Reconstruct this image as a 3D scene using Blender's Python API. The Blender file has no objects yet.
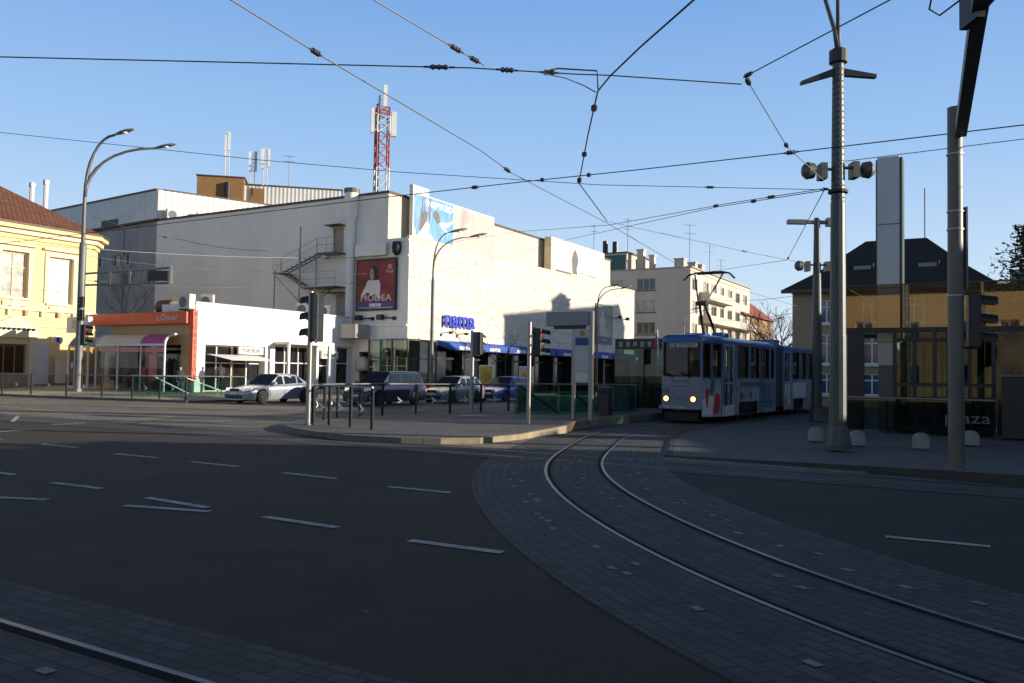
import bpy, bmesh, math, random
from mathutils import Vector, Matrix, noise
R = math.radians
rnd = random.Random(7)
sc = bpy.context.scene
COL = sc.collection
for d in (bpy.data.objects, bpy.data.meshes):
    pass

# ------------------------------------------------------------------ materials
def nodes_of(name):
    m = bpy.data.materials.new(name); m.use_nodes = True
    nt = m.node_tree; b = nt.nodes['Principled BSDF']
    return m, nt, b

def mix_col(nt, fac, a, b):
    n = nt.nodes.new('ShaderNodeMix'); n.data_type = 'RGBA'
    for s, v in ((0, fac), (6, a), (7, b)):
        if hasattr(v, 'is_output'): nt.links.new(v, n.inputs[s])
        elif s == 0: n.inputs[0].default_value = v
        else: n.inputs[s].default_value = (*v[:3], 1)
    return n.outputs[2]

def tex_noise(nt, scale, detail=4, rough=.6, vec=None, stretch=None):
    n = nt.nodes.new('ShaderNodeTexNoise'); n.inputs['Scale'].default_value = scale
    n.inputs['Detail'].default_value = detail; n.inputs['Roughness'].default_value = rough
    if vec is None:
        vec = nt.nodes.new('ShaderNodeTexCoord').outputs['Object']
    if stretch:
        mp = nt.nodes.new('ShaderNodeMapping'); mp.inputs['Scale'].default_value = stretch
        nt.links.new(vec, mp.inputs['Vector']); vec = mp.outputs['Vector']
    nt.links.new(vec, n.inputs['Vector'])
    return n.outputs['Fac']

def ramp(nt, fac, stops):
    r = nt.nodes.new('ShaderNodeValToRGB'); e = r.color_ramp.elements
    while len(e) < len(stops): e.new(.5)
    for i, (p, c) in enumerate(stops):
        e[i].position = p; e[i].color = (*c, 1) if len(c) == 3 else c
    nt.links.new(fac, r.inputs['Fac'])
    return r.outputs['Color']

def bump(nt, b, h, strength=.3, dist=.02):
    n = nt.nodes.new('ShaderNodeBump'); n.inputs['Strength'].default_value = strength
    n.inputs['Distance'].default_value = dist
    nt.links.new(h, n.inputs['Height']); nt.links.new(n.outputs['Normal'], b.inputs['Normal'])

def mat(name, col, rough=.6, metal=0., var=.18, scale=1.5, fine=18., bmp=0., stretch=None, coat=0., spec=.5):
    m, nt, b = nodes_of(name)
    b.inputs['Roughness'].default_value = rough; b.inputs['Metallic'].default_value = metal
    b.inputs['Specular IOR Level'].default_value = spec
    if coat: b.inputs['Coat Weight'].default_value = coat; b.inputs['Coat Roughness'].default_value = .06
    if var:
        a = tex_noise(nt, scale, 5, .65, stretch=stretch); f = tex_noise(nt, fine, 3, .6)
        lo = [c*(1-var) for c in col]; hi = [min(1, c*(1+var)) for c in col]
        c1 = ramp(nt, a, [(.3, lo), (.7, hi)])
        mx = nt.nodes.new('ShaderNodeMix'); mx.data_type = 'RGBA'; mx.blend_type = 'MULTIPLY'
        mx.inputs[0].default_value = .6
        nt.links.new(c1, mx.inputs[6])
        nt.links.new(ramp(nt, f, [(.25, (1-var*.8,)*3), (.75, (1, 1, 1))]), mx.inputs[7])
        nt.links.new(mx.outputs[2], b.inputs['Base Color'])
        if bmp: bump(nt, b, f, bmp)
    else:
        b.inputs['Base Color'].default_value = (*col, 1)
    return m

def swizzle(nt, axes, scale=(1, 1)):
    tc = nt.nodes.new('ShaderNodeTexCoord').outputs['Object']
    s = nt.nodes.new('ShaderNodeSeparateXYZ'); nt.links.new(tc, s.inputs[0])
    c = nt.nodes.new('ShaderNodeCombineXYZ')
    for i, a in enumerate(axes):
        mu = nt.nodes.new('ShaderNodeMath'); mu.operation = 'MULTIPLY'; mu.inputs[1].default_value = scale[i]
        nt.links.new(s.outputs['XYZ'.index(a)], mu.inputs[0]); nt.links.new(mu.outputs[0], c.inputs[i])
    return c.outputs[0]

def brick(nt, vec, c1, c2, mortar, w, h, ms=.012, offset=.5, bias=0.):
    n = nt.nodes.new('ShaderNodeTexBrick'); n.offset = offset
    n.inputs['Color1'].default_value = (*c1, 1); n.inputs['Color2'].default_value = (*c2, 1)
    n.inputs['Mortar'].default_value = (*mortar, 1); n.inputs['Scale'].default_value = 1
    n.inputs['Mortar Size'].default_value = ms; n.inputs['Brick Width'].default_value = w
    n.inputs['Row Height'].default_value = h; n.inputs['Bias'].default_value = bias
    n.inputs['Mortar Smooth'].default_value = .2
    nt.links.new(vec, n.inputs['Vector'])
    return n

def mat_brick(name, axes, c1, c2, mortar, w, h, ms=.012, rough=.7, offset=.5, dirt=.25, uv=False, specks=False, bmp=.3):
    m, nt, b = nodes_of(name); b.inputs['Roughness'].default_value = rough
    if uv: vec = nt.nodes.new('ShaderNodeTexCoord').outputs['UV']
    else: vec = swizzle(nt, axes)
    n = brick(nt, vec, c1, c2, mortar, w, h, ms, offset)
    a = tex_noise(nt, .9, 6, .7, vec=vec); f = tex_noise(nt, 30, 2, .6, vec=vec)
    mx = nt.nodes.new('ShaderNodeMix'); mx.data_type = 'RGBA'; mx.blend_type = 'MULTIPLY'; mx.inputs[0].default_value = 1
    nt.links.new(n.outputs['Color'], mx.inputs[6])
    nt.links.new(ramp(nt, a, [(.25, (1-dirt,)*3), (.75, (1, 1, 1))]), mx.inputs[7])
    m2 = nt.nodes.new('ShaderNodeMix'); m2.data_type = 'RGBA'; m2.blend_type = 'MULTIPLY'; m2.inputs[0].default_value = 1
    nt.links.new(mx.outputs[2], m2.inputs[6]); nt.links.new(ramp(nt, f, [(.2, (.75,)*3), (.8, (1, 1, 1))]), m2.inputs[7])
    out = m2.outputs[2]
    nt.links.new(out, b.inputs['Base Color'])
    inv = nt.nodes.new('ShaderNodeMath'); inv.operation = 'SUBTRACT'; inv.inputs[0].default_value = 1
    nt.links.new(n.outputs['Fac'], inv.inputs[1])
    bump(nt, b, inv.outputs[0], bmp, .01)
    return m

def mat_asphalt(name, base=.047, warm=(1, 1, 1)):
    m, nt, b = nodes_of(name)
    tc = nt.nodes.new('ShaderNodeTexCoord').outputs['Object']
    big = tex_noise(nt, .18, 5, .65, vec=tc); mid = tex_noise(nt, 1.1, 5, .7, vec=tc); fine = tex_noise(nt, 55, 5, .85, vec=tc)
    c = ramp(nt, big, [(.3, (base*.8*warm[0], base*.8*warm[1], base*.82*warm[2])), (.7, (base*1.3*warm[0], base*1.27*warm[1], base*1.22*warm[2]))])
    mx = nt.nodes.new('ShaderNodeMix'); mx.data_type = 'RGBA'; mx.blend_type = 'MULTIPLY'; mx.inputs[0].default_value = 1
    nt.links.new(c, mx.inputs[6]); nt.links.new(ramp(nt, mid, [(.3, (.72,)*3), (.7, (1.18,)*3)]), mx.inputs[7])
    m2 = nt.nodes.new('ShaderNodeMix'); m2.data_type = 'RGBA'; m2.blend_type = 'MULTIPLY'; m2.inputs[0].default_value = 1
    nt.links.new(mx.outputs[2], m2.inputs[6]); nt.links.new(ramp(nt, fine, [(.34, (.4,)*3), (.66, (1.65,)*3)]), m2.inputs[7])
    # rare pale specks (chewing gum, paint crumbs)
    v = nt.nodes.new('ShaderNodeTexVoronoi'); v.inputs['Scale'].default_value = 1.6; nt.links.new(tc, v.inputs['Vector'])
    sp = ramp(nt, v.outputs['Distance'], [(.018, (.9,)*3), (.03, (0, 0, 0))])
    out = mix_col(nt, sp, m2.outputs[2], (.2, .2, .2))
    nt.links.new(out, b.inputs['Base Color'])
    b.inputs['Roughness'].default_value = .82
    b.inputs['Specular IOR Level'].default_value = .3
    bump(nt, b, fine, .5, .01)
    return m

def mat_glass(name, tint=(.8, .95, .88), refl=.08, rough=.0, gcol=(1, 1, 1)):
    m = bpy.data.materials.new(name); m.use_nodes = True; nt = m.node_tree
    nt.nodes.remove(nt.nodes['Principled BSDF']); out = nt.nodes['Material Output']
    t = nt.nodes.new('ShaderNodeBsdfTransparent'); t.inputs[0].default_value = (*tint, 1)
    g = nt.nodes.new('ShaderNodeBsdfGlossy'); g.inputs['Roughness'].default_value = rough; g.inputs[0].default_value = (*gcol, 1)
    lw = nt.nodes.new('ShaderNodeLayerWeight'); lw.inputs['Blend'].default_value = .5
    pw = nt.nodes.new('ShaderNodeMath'); pw.operation = 'POWER'; pw.inputs[1].default_value = 4.5; nt.links.new(lw.outputs['Facing'], pw.inputs[0])
    ad = nt.nodes.new('ShaderNodeMath'); ad.operation = 'MULTIPLY_ADD'; ad.inputs[1].default_value = .9-refl; ad.inputs[2].default_value = .04+refl; ad.use_clamp = True
    nt.links.new(pw.outputs[0], ad.inputs[0])
    mx = nt.nodes.new('ShaderNodeMixShader'); nt.links.new(ad.outputs[0], mx.inputs[0])
    nt.links.new(t.outputs[0], mx.inputs[1]); nt.links.new(g.outputs[0], mx.inputs[2])
    nt.links.new(mx.outputs[0], out.inputs['Surface'])
    return m

def mat_emit(name, col, s):
    m, nt, b = nodes_of(name); b.inputs['Base Color'].default_value = (*col, 1)
    b.inputs['Emission Color'].default_value = (*col, 1); b.inputs['Emission Strength'].default_value = s
    return m

def mat_stone_crazy(name):
    # pale limestone slabs, thin irregular joints, faint ochre veining
    m, nt, b = nodes_of(name); vec = swizzle(nt, 'XZ')
    n = brick(nt, vec, (.62, .595, .54), (.58, .55, .49), (.30, .265, .21), 1.35, .9, .016, .5)
    v = nt.nodes.new('ShaderNodeTexVoronoi'); v.feature = 'DISTANCE_TO_EDGE'; v.inputs['Scale'].default_value = .75
    nz = tex_noise(nt, 1.2, 3, .6, vec=vec)
    nt.links.new(vec, v.inputs['Vector'])
    crack = ramp(nt, v.outputs['Distance'], [(.004, (.66, .58, .46)), (.02, (1, 1, 1))])
    st = ramp(nt, nz, [(.3, (.88, .82, .7)), (.62, (1, 1, 1))])
    o = n.outputs['Color']
    for x in (crack, st):
        mx = nt.nodes.new('ShaderNodeMix'); mx.data_type = 'RGBA'; mx.blend_type = 'MULTIPLY'; mx.inputs[0].default_value = .8
        nt.links.new(o, mx.inputs[6]); nt.links.new(x, mx.inputs[7]); o = mx.outputs[2]
    nt.links.new(o, b.inputs['Base Color']); b.inputs['Roughness'].default_value = .55
    return m

def mat_ribbed(name, c1, c2, axis='X', pitch=.35, rough=.5):
    m, nt, b = nodes_of(name)
    vec = swizzle(nt, axis+'Z')
    w = nt.nodes.new('ShaderNodeTexWave'); w.bands_direction = 'X'; w.inputs['Scale'].default_value = .314/pitch
    nt.links.new(vec, w.inputs['Vector'])
    nz = tex_noise(nt, .5, 5, .6)
    c = ramp(nt, w.outputs['Fac'], [(.1, c2), (.5, c1)])
    mx = nt.nodes.new('ShaderNodeMix'); mx.data_type = 'RGBA'; mx.blend_type = 'MULTIPLY'; mx.inputs[0].default_value = .7
    nt.links.new(c, mx.inputs[6]); nt.links.new(ramp(nt, nz, [(.3, (.75,)*3), (.7, (1, 1, 1))]), mx.inputs[7])
    nt.links.new(mx.outputs[2], b.inputs['Base Color']); b.inputs['Roughness'].default_value = rough
    bump(nt, b, w.outputs['Fac'], .6, .05)
    return m

def mat_streaks(name, stops, scale=1., stretch=(1, 1, .12), rough=.5, detail=5):
    m, nt, b = nodes_of(name)
    f = tex_noise(nt, scale, detail, .7, stretch=stretch)
    nt.links.new(ramp(nt, f, stops), b.inputs['Base Color']); b.inputs['Roughness'].default_value = rough
    return m

def mat_worn(name, paint, under):
    m, nt, b = nodes_of(name); b.inputs['Roughness'].default_value = .75
    f = tex_noise(nt, 9, 8, .78); g_ = tex_noise(nt, 1.6, 3, .6)
    mu = nt.nodes.new('ShaderNodeMath'); mu.operation = 'MULTIPLY_ADD'; mu.inputs[1].default_value = .45; nt.links.new(g_, mu.inputs[0]); nt.links.new(f, mu.inputs[2])
    nt.links.new(ramp(nt, mu.outputs[0], [(.56, under), (.66, [c*.72 for c in paint]), (.85, paint)]), b.inputs['Base Color'])
    return m

M = dict(
    asphalt=mat_asphalt('asphalt', .041, (1.2, 1.02, .82)),
    pave=mat_brick('track_pavers', 'XY', (.122, .118, .116), (.072, .07, .069), (.036, .035, .034), .22, .125, .010, .8, uv=True, dirt=.5),
    slab=mat_brick('pavement_slabs', 'XY', (.165, .16, .155), (.135, .13, .127), (.075, .073, .07), .42, .42, .012, .8, dirt=.35),
    slab2=mat_brick('warm_slabs', 'XY', (.54, .45, .36), (.47, .40, .32), (.14, .12, .1), .5, .5, .015, .8, dirt=.3),
    kerb=mat_brick('kerb_stone', 'XY', (.19, .182, .17), (.15, .145, .135), (.07, .068, .065), 1.0, 1.0, .012, .8),
    kerb_yellow=mat('ochre_kerb', (.27, .22, .145), .8, var=.3, scale=3),
    line=mat_worn('road_paint', (.55, .55, .51), (.085, .082, .078)),
    rail=mat('rail_steel', (.10, .10, .105), .36, 1., var=.15, scale=2),
    groove=mat('rail_groove', (.010, .010, .011), .9, var=.2, spec=.15), kerb_pale=mat('pale_stone', (.26, .26, .25), .8, var=.3), kerb_shaded=mat('shaded_dirty_kerb', (.05, .048, .045), .85, var=.35, scale=4), glass_pale=mat_glass('pale_green_glass', (.58, .76, .70), -.01),
    iron=mat('manhole_iron', (.035, .032, .03), .6, .4, var=.3, scale=10),
    stone=mat_stone_crazy('limestone_cladding'),
    render=mat('beige_render', (.86, .81, .72), .85, var=.08, scale=.35, fine=6, stretch=(1, 1, .3)),
    render_upper=mat('cream_render', (.64, .57, .44), .85, var=.07, scale=.3),
    coping=mat('brown_coping', (.09, .055, .035), .6),
    concrete=mat('dark_concrete', (.36, .34, .315), .85, var=.2, scale=.5, fine=8, stretch=(1, 1, .35)),
    ribbed=mat_ribbed('white_ribbed_sheet', (.74, .72, .68), (.62, .60, .56), 'X', .4),
    white=mat('white_render', (.80, .78, .73), .75, var=.05, scale=.6),
    white_metal=mat('white_metal', (.72, .72, .70), .4, var=.06),
    offwhite=mat('aged_white', (.62, .60, .55), .6, var=.12, scale=4),
    orange=mat('orange_panel', (.80, .085, .012), .45, var=.08),
    tan=mat('tan_render', (.52, .36, .16), .8, var=.1),
    yellow=mat('yellow_render', (.76, .59, .29), .85, var=.1, scale=.5, fine=5),
    cream=mat('cream_trim', (.78, .66, .44), .8, var=.06),
    pinkstone=mat('pink_plinth', (.42, .27, .19), .8, var=.2),
    tile=mat_brick('roof_tiles', 'XY', (.30, .115, .06), (.21, .08, .042), (.05, .025, .015), .3, .35, .03, .85, dirt=.4),
    tile_red=mat('red_roof', (.26, .075, .04), .85, var=.25, scale=2),
    tile_dark=mat('dark_roof', (.032, .027, .025), .85, var=.3, scale=2),
    ochre=mat('ochre_render', (.33, .255, .15), .85, var=.1, scale=.6),
    brickbrown=mat('brown_brick', (.28, .15, .055), .85, var=.2, scale=2),
    brick_orange=mat_brick('orange_brick', 'XZ', (.44, .28, .12), (.36, .22, .09), (.25, .17, .09), .5, .25, .02, .85, dirt=.4),
    apt=mat('apartment_render', (.56, .49, .405), .85, var=.08, scale=.4, stretch=(1, 1, .4)),
    apt_dark=mat('balcony_render', (.36, .32, .27), .85, var=.15),
    green=mat('green_sheet', (.02, .11, .085), .5),
    pane=mat('window_pane', (.035, .04, .045), .06, var=.3, scale=1.2, spec=.8),
    pane_light=mat('curtained_pane', (.42, .40, .36), .15, var=.4, scale=2.5),
    pane_blue=mat('blue_pane', (.02, .07, .17), .08, var=.2, spec=.8),
    shopdark=mat('dark_shop_glass', (.018, .018, .02), .08, var=.6, scale=.8, spec=.6),
    black=mat('black_paint', (.012, .013, .014), .45, var=.2),
    rubber=mat('rubber', (.016, .016, .016), .8, var=.2),
    post=mat('dark_post', (.007, .007, .008), .8, .0, var=.15),
    galv=mat('galvanised_steel', (.125, .118, .105), .5, .35, var=.18, scale=3, stretch=(1, 1, .3)),
    galv_dark=mat('weathered_pole', (.16, .165, .16), .55, .4, var=.25, scale=3, stretch=(1, 1, .25)),
    greenpole=mat('green_grey_pole', (.075, .088, .084), .5, .3, var=.22, scale=3, stretch=(1, 1, .25)),
    steel=mat('brushed_steel', (.29, .28, .265), .42, .6, var=.1),
    tower=mat('tower_sheet', (.44, .46, .46), .45, .35, var=.1, scale=1, stretch=(1, 1, .2)),
    blue_awning=mat('blue_awning', (.02, .085, .40), .7, var=.1),
    nama_blue=mat('sign_blue', (.035, .06, .55), .35, var=.05),
    glass=mat_glass('clear_glass', (.95, .985, .965), -.01),
    glass_green=mat_glass('green_glass', (.30, .52, .46), .04),
    glass_dark=mat_glass('smoked_glass', (.62, .45, .22), .0), bronze_glass=mat_glass('bronze_mirror_glass', (.5, .41, .27), .30, .015, (.46, .385, .31)),
    asphalt_patch=mat_asphalt('patched_asphalt', .036, (1.2, 1.02, .84)), glass_pav=mat_glass('pavilion_glass', (.26, .38, .31), .0), asphalt_sunlit=mat_asphalt('worn_sunlit_asphalt', .185, (1.08, .93, .78)),
    glass_tram=mat_glass('tram_glass', (.2, .195, .18), -.01),
    glass_etch=mat('etched_mark', (.72, .74, .72), .6, var=0),
    red=mat('signal_red', (.45, .02, .015), .3, var=0), amber=mat('signal_amber', (.42, .15, .01), .3, var=0),
    greenlens=mat('signal_green', (.01, .22, .12), .3, var=0),
    greenlit=mat_emit('lit_green', (.03, .75, .5), .8),
    headlight=mat_emit('lit_headlamp', (1., .42, .13), 2.6),
    lens=mat('lamp_lens', (.75, .75, .72), .1, var=0),
    tram_blue=mat('tram_blue', (.02, .09, .30), .35, var=.1, coat=.3),
    tram_front=mat('tram_lilac', (.185, .20, .245), .4, var=.08, coat=.3),
    tram_side=mat_streaks('tram_advert_blue', [(.34, (.012, .05, .14)), (.44, (.06, .13, .24)), (.54, (.20, .25, .31)), (.62, (.10, .17, .26)), (.72, (.02, .06, .16))], .9, (1, 1, .6), .35),
    tram_white=mat_streaks('tram_advert_white', [(.34, (.05, .10, .18)), (.46, (.22, .27, .33)), (.54, (.42, .44, .46)), (.62, (.2, .25, .3)), (.72, (.06, .1, .17))], 1.3, (1, 1, .7), .35),
    bellows=mat_ribbed('bellows_rubber', (.10, .12, .16), (.02, .025, .03), 'X', .12),
    seat=mat('tram_seat', (.38, .16, .03), .6), underframe=mat('underframe', (.02, .019, .018), .8, var=.4),
    redpaint=mat('red_vinyl', (.55, .04, .04), .35, var=.05),
    wood=mat('door_wood', (.36, .18, .05), .6, var=.25, stretch=(6, 6, .6)),
    poster_red=mat_streaks('poster_red', [(.3, (.06, .008, .01)), (.5, (.24, .018, .02)), (.68, (.36, .05, .02))], .8, (1, .5, .9)),
    poster_purple=mat('poster_purple', (.07, .04, .20), .5, var=.08),
    poster_blue=mat_streaks('poster_streaks', [(.3, (.42, .52, .62)), (.43, (.05, .26, .52)), (.53, (.2, .36, .52)), (.62, (.05, .08, .22)), (.74, (.3, .34, .44))], 1.6, (1, 1, .12)),
    poster_pale=mat_streaks('poster_bleached', [(.3, (.40, .33, .30)), (.5, (.5, .43, .38)), (.72, (.30, .24, .24))], .5, (1, 1, .4)),
    poster_white=mat('poster_white', (.68, .65, .62), .5, var=.05), poster_grey=mat('poster_grey', (.13, .125, .12), .6, var=.3, scale=3),
    poster_statue=mat_streaks('poster_statue', [(.32, (.10, .105, .1)), (.5, (.26, .25, .2)), (.7, (.36, .34, .28))], .7, (1, 1, .8)),
    hair=mat('dark_hair', (.02, .013, .01), .6, var=.2), skin=mat('skin_tone', (.46, .28, .19), .55, var=.05),
    yellowposter=mat('yellow_poster', (.55, .40, .04), .5, var=.25, scale=3), gold=mat('gold_paint', (.45, .24, .05), .5, var=.1),
    board=mat('grey_board', (.13, .13, .145), .5, var=.06), sign_grey=mat('sign_grey', (.24, .24, .26), .5, var=.06), paper=mat('printed_paper', (.45, .45, .47), .5, var=.15, scale=14),
    signblue=mat('timetable_blue', (.03, .055, .2), .5, var=.05),
    magenta=mat('magenta_cloth', (.52, .07, .24), .7, var=.08), canopy=mat('pale_canopy', (.72, .6, .48), .6, var=.08),
    jacket=mat('dark_jacket', (.03, .032, .038), .8, var=.25), jeans=mat('jeans', (.09, .12, .19), .85, var=.25),
    bark=mat('bark', (.085, .06, .045), .9, var=.3, scale=6), twig=mat('twigs', (.07, .048, .036), .9, var=.25),
    needle=mat('needles', (.018, .03, .018), .8, var=.4),
    car_silver=mat('silver_paint', (.34, .36, .39), .3, .6, var=.04, coat=.6), car_silver2=mat('grey_silver_paint', (.28, .295, .31), .3, .55, var=.04, coat=.6),
    car_navy=mat('navy_paint', (.018, .025, .06), .25, .3, var=.05, coat=.7), car_blue=mat('blue_paint', (.03, .10, .45), .28, .2, var=.05, coat=.6),
    rim=mat('alloy_rim', (.42, .42, .43), .35, .8, var=.08), autoglass=mat('car_glass', (.012, .016, .018), .06, var=.3, scale=2, spec=.4),
    plate=mat('number_plate', (.62, .62, .62), .5, var=.04), taillamp=mat('tail_lamp', (.35, .012, .01), .25, var=0),
    mastred=mat('mast_red', (.34, .065, .05), .6, var=.15), mastwhite=mat('mast_white', (.62, .62, .60), .5, var=.12),
    wire=mat('cable', (.02, .02, .022), .6, var=.1), insul=mat('insulator', (.045, .035, .03), .4, var=.1), slack=mat('bare_cable', (.16, .155, .15), .5, .5, var=.1),
    clothes1=mat('red_clothes', (.35, .03, .02), .8, var=.4, scale=5), clothes2=mat('dark_clothes', (.05, .045, .05), .8, var=.5, scale=5),
)

# ------------------------------------------------------------------ mesh helper
class MB:
    def __init__(s): s.v = []; s.f = []; s.m = []; s.uv = {}
    def add(s, vs, fs, mi=0):
        o = len(s.v); s.v += [tuple(v) for v in vs]
        for f in fs: s.f.append([o+i for i in f]); s.m.append(mi)
        return s
    def quad(s, a, b, c, d, mi=0): return s.add([a, b, c, d], [(0, 1, 2, 3)], mi)
    def poly(s, pts, mi=0): return s.add(pts, [tuple(range(len(pts)))], mi)
    def box(s, x0, y0, z0, x1, y1, z1, mi=0):
        v = [(x0, y0, z0), (x1, y0, z0), (x1, y1, z0), (x0, y1, z0), (x0, y0, z1), (x1, y0, z1), (x1, y1, z1), (x0, y1, z1)]
        return s.add(v, [(3, 2, 1, 0), (4, 5, 6, 7), (0, 1, 5, 4), (1, 2, 6, 5), (2, 3, 7, 6), (3, 0, 4, 7)], mi)
    def prism(s, pts, z0, z1, mi=0):
        n = len(pts); v = [(p[0], p[1], z0) for p in pts]+[(p[0], p[1], z1) for p in pts]
        f = [tuple(range(n-1, -1, -1)), tuple(range(n, 2*n))]+[(i, (i+1) % n, n+(i+1) % n, n+i) for i in range(n)]
        return s.add(v, f, mi)
    def tube(s, pts, r, n=8, mi=0, cap=True):
        pts = [Vector(p) for p in pts]; rs = r if isinstance(r, (list, tuple)) else [r]*len(pts)
        vs = []; N = len(pts); up = None
        for i, p in enumerate(pts):
            t = (pts[min(i+1, N-1)]-pts[max(i-1, 0)]).normalized()
            if up is None: up = Vector((0, 0, 1)) if abs(t.z) < .9 else Vector((1, 0, 0))
            a = t.cross(up).normalized(); b = a.cross(t).normalized(); up = b
            for k in range(n):
                q = 2*math.pi*k/n+math.pi/n
                vs.append(p+a*rs[i]*math.cos(q)+b*rs[i]*math.sin(q))
        fs = [(i*n+k, i*n+(k+1) % n, (i+1)*n+(k+1) % n, (i+1)*n+k) for i in range(N-1) for k in range(n)]
        if cap: fs += [tuple(range(n-1, -1, -1)), tuple(range((N-1)*n, N*n))]
        return s.add(vs, fs, mi)
    def lathe(s, prof, c=(0, 0, 0), n=14, axis='z', mi=0):
        vs = []
        for r, h in prof:
            for k in range(n):
                q = 2*math.pi*k/n; a, b = r*math.cos(q), r*math.sin(q)
                p = (a, b, h) if axis == 'z' else ((a, h, b) if axis == 'y' else (h, a, b))
                vs.append((p[0]+c[0], p[1]+c[1], p[2]+c[2]))
        N = len(prof)
        fs = [(i*n+k, i*n+(k+1) % n, (i+1)*n+(k+1) % n, (i+1)*n+k) for i in range(N-1) for k in range(n)]
        fs += [tuple(range(n-1, -1, -1)), tuple(range((N-1)*n, N*n))]
        return s.add(vs, fs, mi)
    def wall(s, pt, L, z0, z1, holes, depth=.2, mi=0, x0=0.):
        us = sorted({x0, L, *[h[0] for h in holes], *[h[1] for h in holes]}); ws = sorted({z0, z1, *[h[2] for h in holes], *[h[3] for h in holes]})
        us = [u for u in us if x0 <= u <= L]; ws = [w for w in ws if z0 <= w <= z1]
        for i in range(len(us)-1):
            for j in range(len(ws)-1):
                cu, cw = (us[i]+us[i+1])/2, (ws[j]+ws[j+1])/2
                if any(h[0] < cu < h[1] and h[2] < cw < h[3] for h in holes): continue
                s.quad(pt(us[i], ws[j], 0), pt(us[i+1], ws[j], 0), pt(us[i+1], ws[j+1], 0), pt(us[i], ws[j+1], 0), mi)
        for a, b, c, d in holes:
            P4 = [(a, c), (b, c), (b, d), (a, d)]
            for k in range(4):
                p, q = P4[k], P4[(k+1) % 4]
                s.quad(pt(*p, 0), pt(*p, depth), pt(*q, depth), pt(*q, 0), mi)
        return s
    def build(s, name, mats, parent=None, loc=None, rot=None, smooth=False, bevel=0., auto=None):
        me = bpy.data.meshes.new(name); me.from_pydata(s.v, [], s.f)
        if not isinstance(mats, (list, tuple)): mats = [mats]
        for m in mats: me.materials.append(M[m] if isinstance(m, str) else m)
        me.polygons.foreach_set('material_index', s.m)
        if smooth: me.polygons.foreach_set('use_smooth', [True]*len(me.polygons))
        me.update(); me.validate()
        bm = bmesh.new(); bm.from_mesh(me); bmesh.ops.recalc_face_normals(bm, faces=bm.faces) if s.recalc else None
        bm.to_mesh(me); bm.free()
        o = bpy.data.objects.new(name, me); COL.objects.link(o)
        if parent: o.parent = parent
        if loc: o.location = loc
        if rot: o.rotation_euler = rot
        if bevel:
            b = o.modifiers.new('bevel', 'BEVEL'); b.width = bevel; b.segments = 2; b.limit_method = 'ANGLE'; b.angle_limit = R(40)
        if auto:
            me.polygons.foreach_set('use_smooth', [True]*len(me.polygons)); me.set_sharp_from_angle(angle=R(auto))
        return o
    recalc = True

def tag(o, label=None, cat=None, group=None, kind=None):
    if label: o['label'] = label
    if cat: o['category'] = cat
    if group: o['group'] = group
    if kind: o['kind'] = kind
    return o
def thing(name, label, cat, loc=(0, 0, 0), rz=0., group=None):
    o = bpy.data.objects.new(name, None); o.empty_display_size = .2; COL.objects.link(o)
    o.location = loc; o.rotation_euler = (0, 0, rz)
    return tag(o, label, cat, group)
def copy_tree(o, parent=None):
    c = o.copy(); COL.objects.link(c)
    if parent: c.parent = parent
    for ch in list(o.children): copy_tree(ch, c)
    return c
def text(name, body, size, m, parent, loc, rot, ext=.01, width=None, bold=0., spacing=1.):
    cu = bpy.data.curves.new(name, 'FONT'); cu.body = body; cu.size = size; cu.extrude = ext; cu.offset = bold
    cu.align_x = 'CENTER'; cu.align_y = 'CENTER'; cu.resolution_u = 3; cu.space_character = spacing
    t = bpy.data.objects.new(name, cu); COL.objects.link(t)
    dg = bpy.context.evaluated_depsgraph_get(); dg.update()
    me = bpy.data.meshes.new_from_object(t.evaluated_get(dg)); bpy.data.objects.remove(t)
    me.materials.clear(); me.materials.append(M[m])
    o = bpy.data.objects.new(name, me); COL.objects.link(o); o.parent = parent; o.location = loc; o.rotation_euler = rot
    if width:
        xs = [v.co.x for v in me.vertices]; k = width/(max(xs)-min(xs))
        for v in me.vertices: v.co.x *= k
    return o
FACE_Y = (R(90), 0, 0)           # lettering on a wall that faces local -y
FACE_X = (R(90), 0, R(-90))      # lettering on a wall that faces local -x
def ang(dx, dy): return math.atan2(dy, dx)
GU = R(59.5)                     # bearing of the tram street, which all the blocks follow
U = Vector((math.cos(GU), math.sin(GU), 0)); V = Vector((-U.y, U.x, 0))
def W(p, a, b, z=0.): return Vector((p[0], p[1], 0))+U*a+V*b+Vector((0, 0, z))
def fy(u, w, d): return (u, d, w)       # wall facing -y
def fx(u, w, d): return (d, u, w)       # wall facing -x

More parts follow.
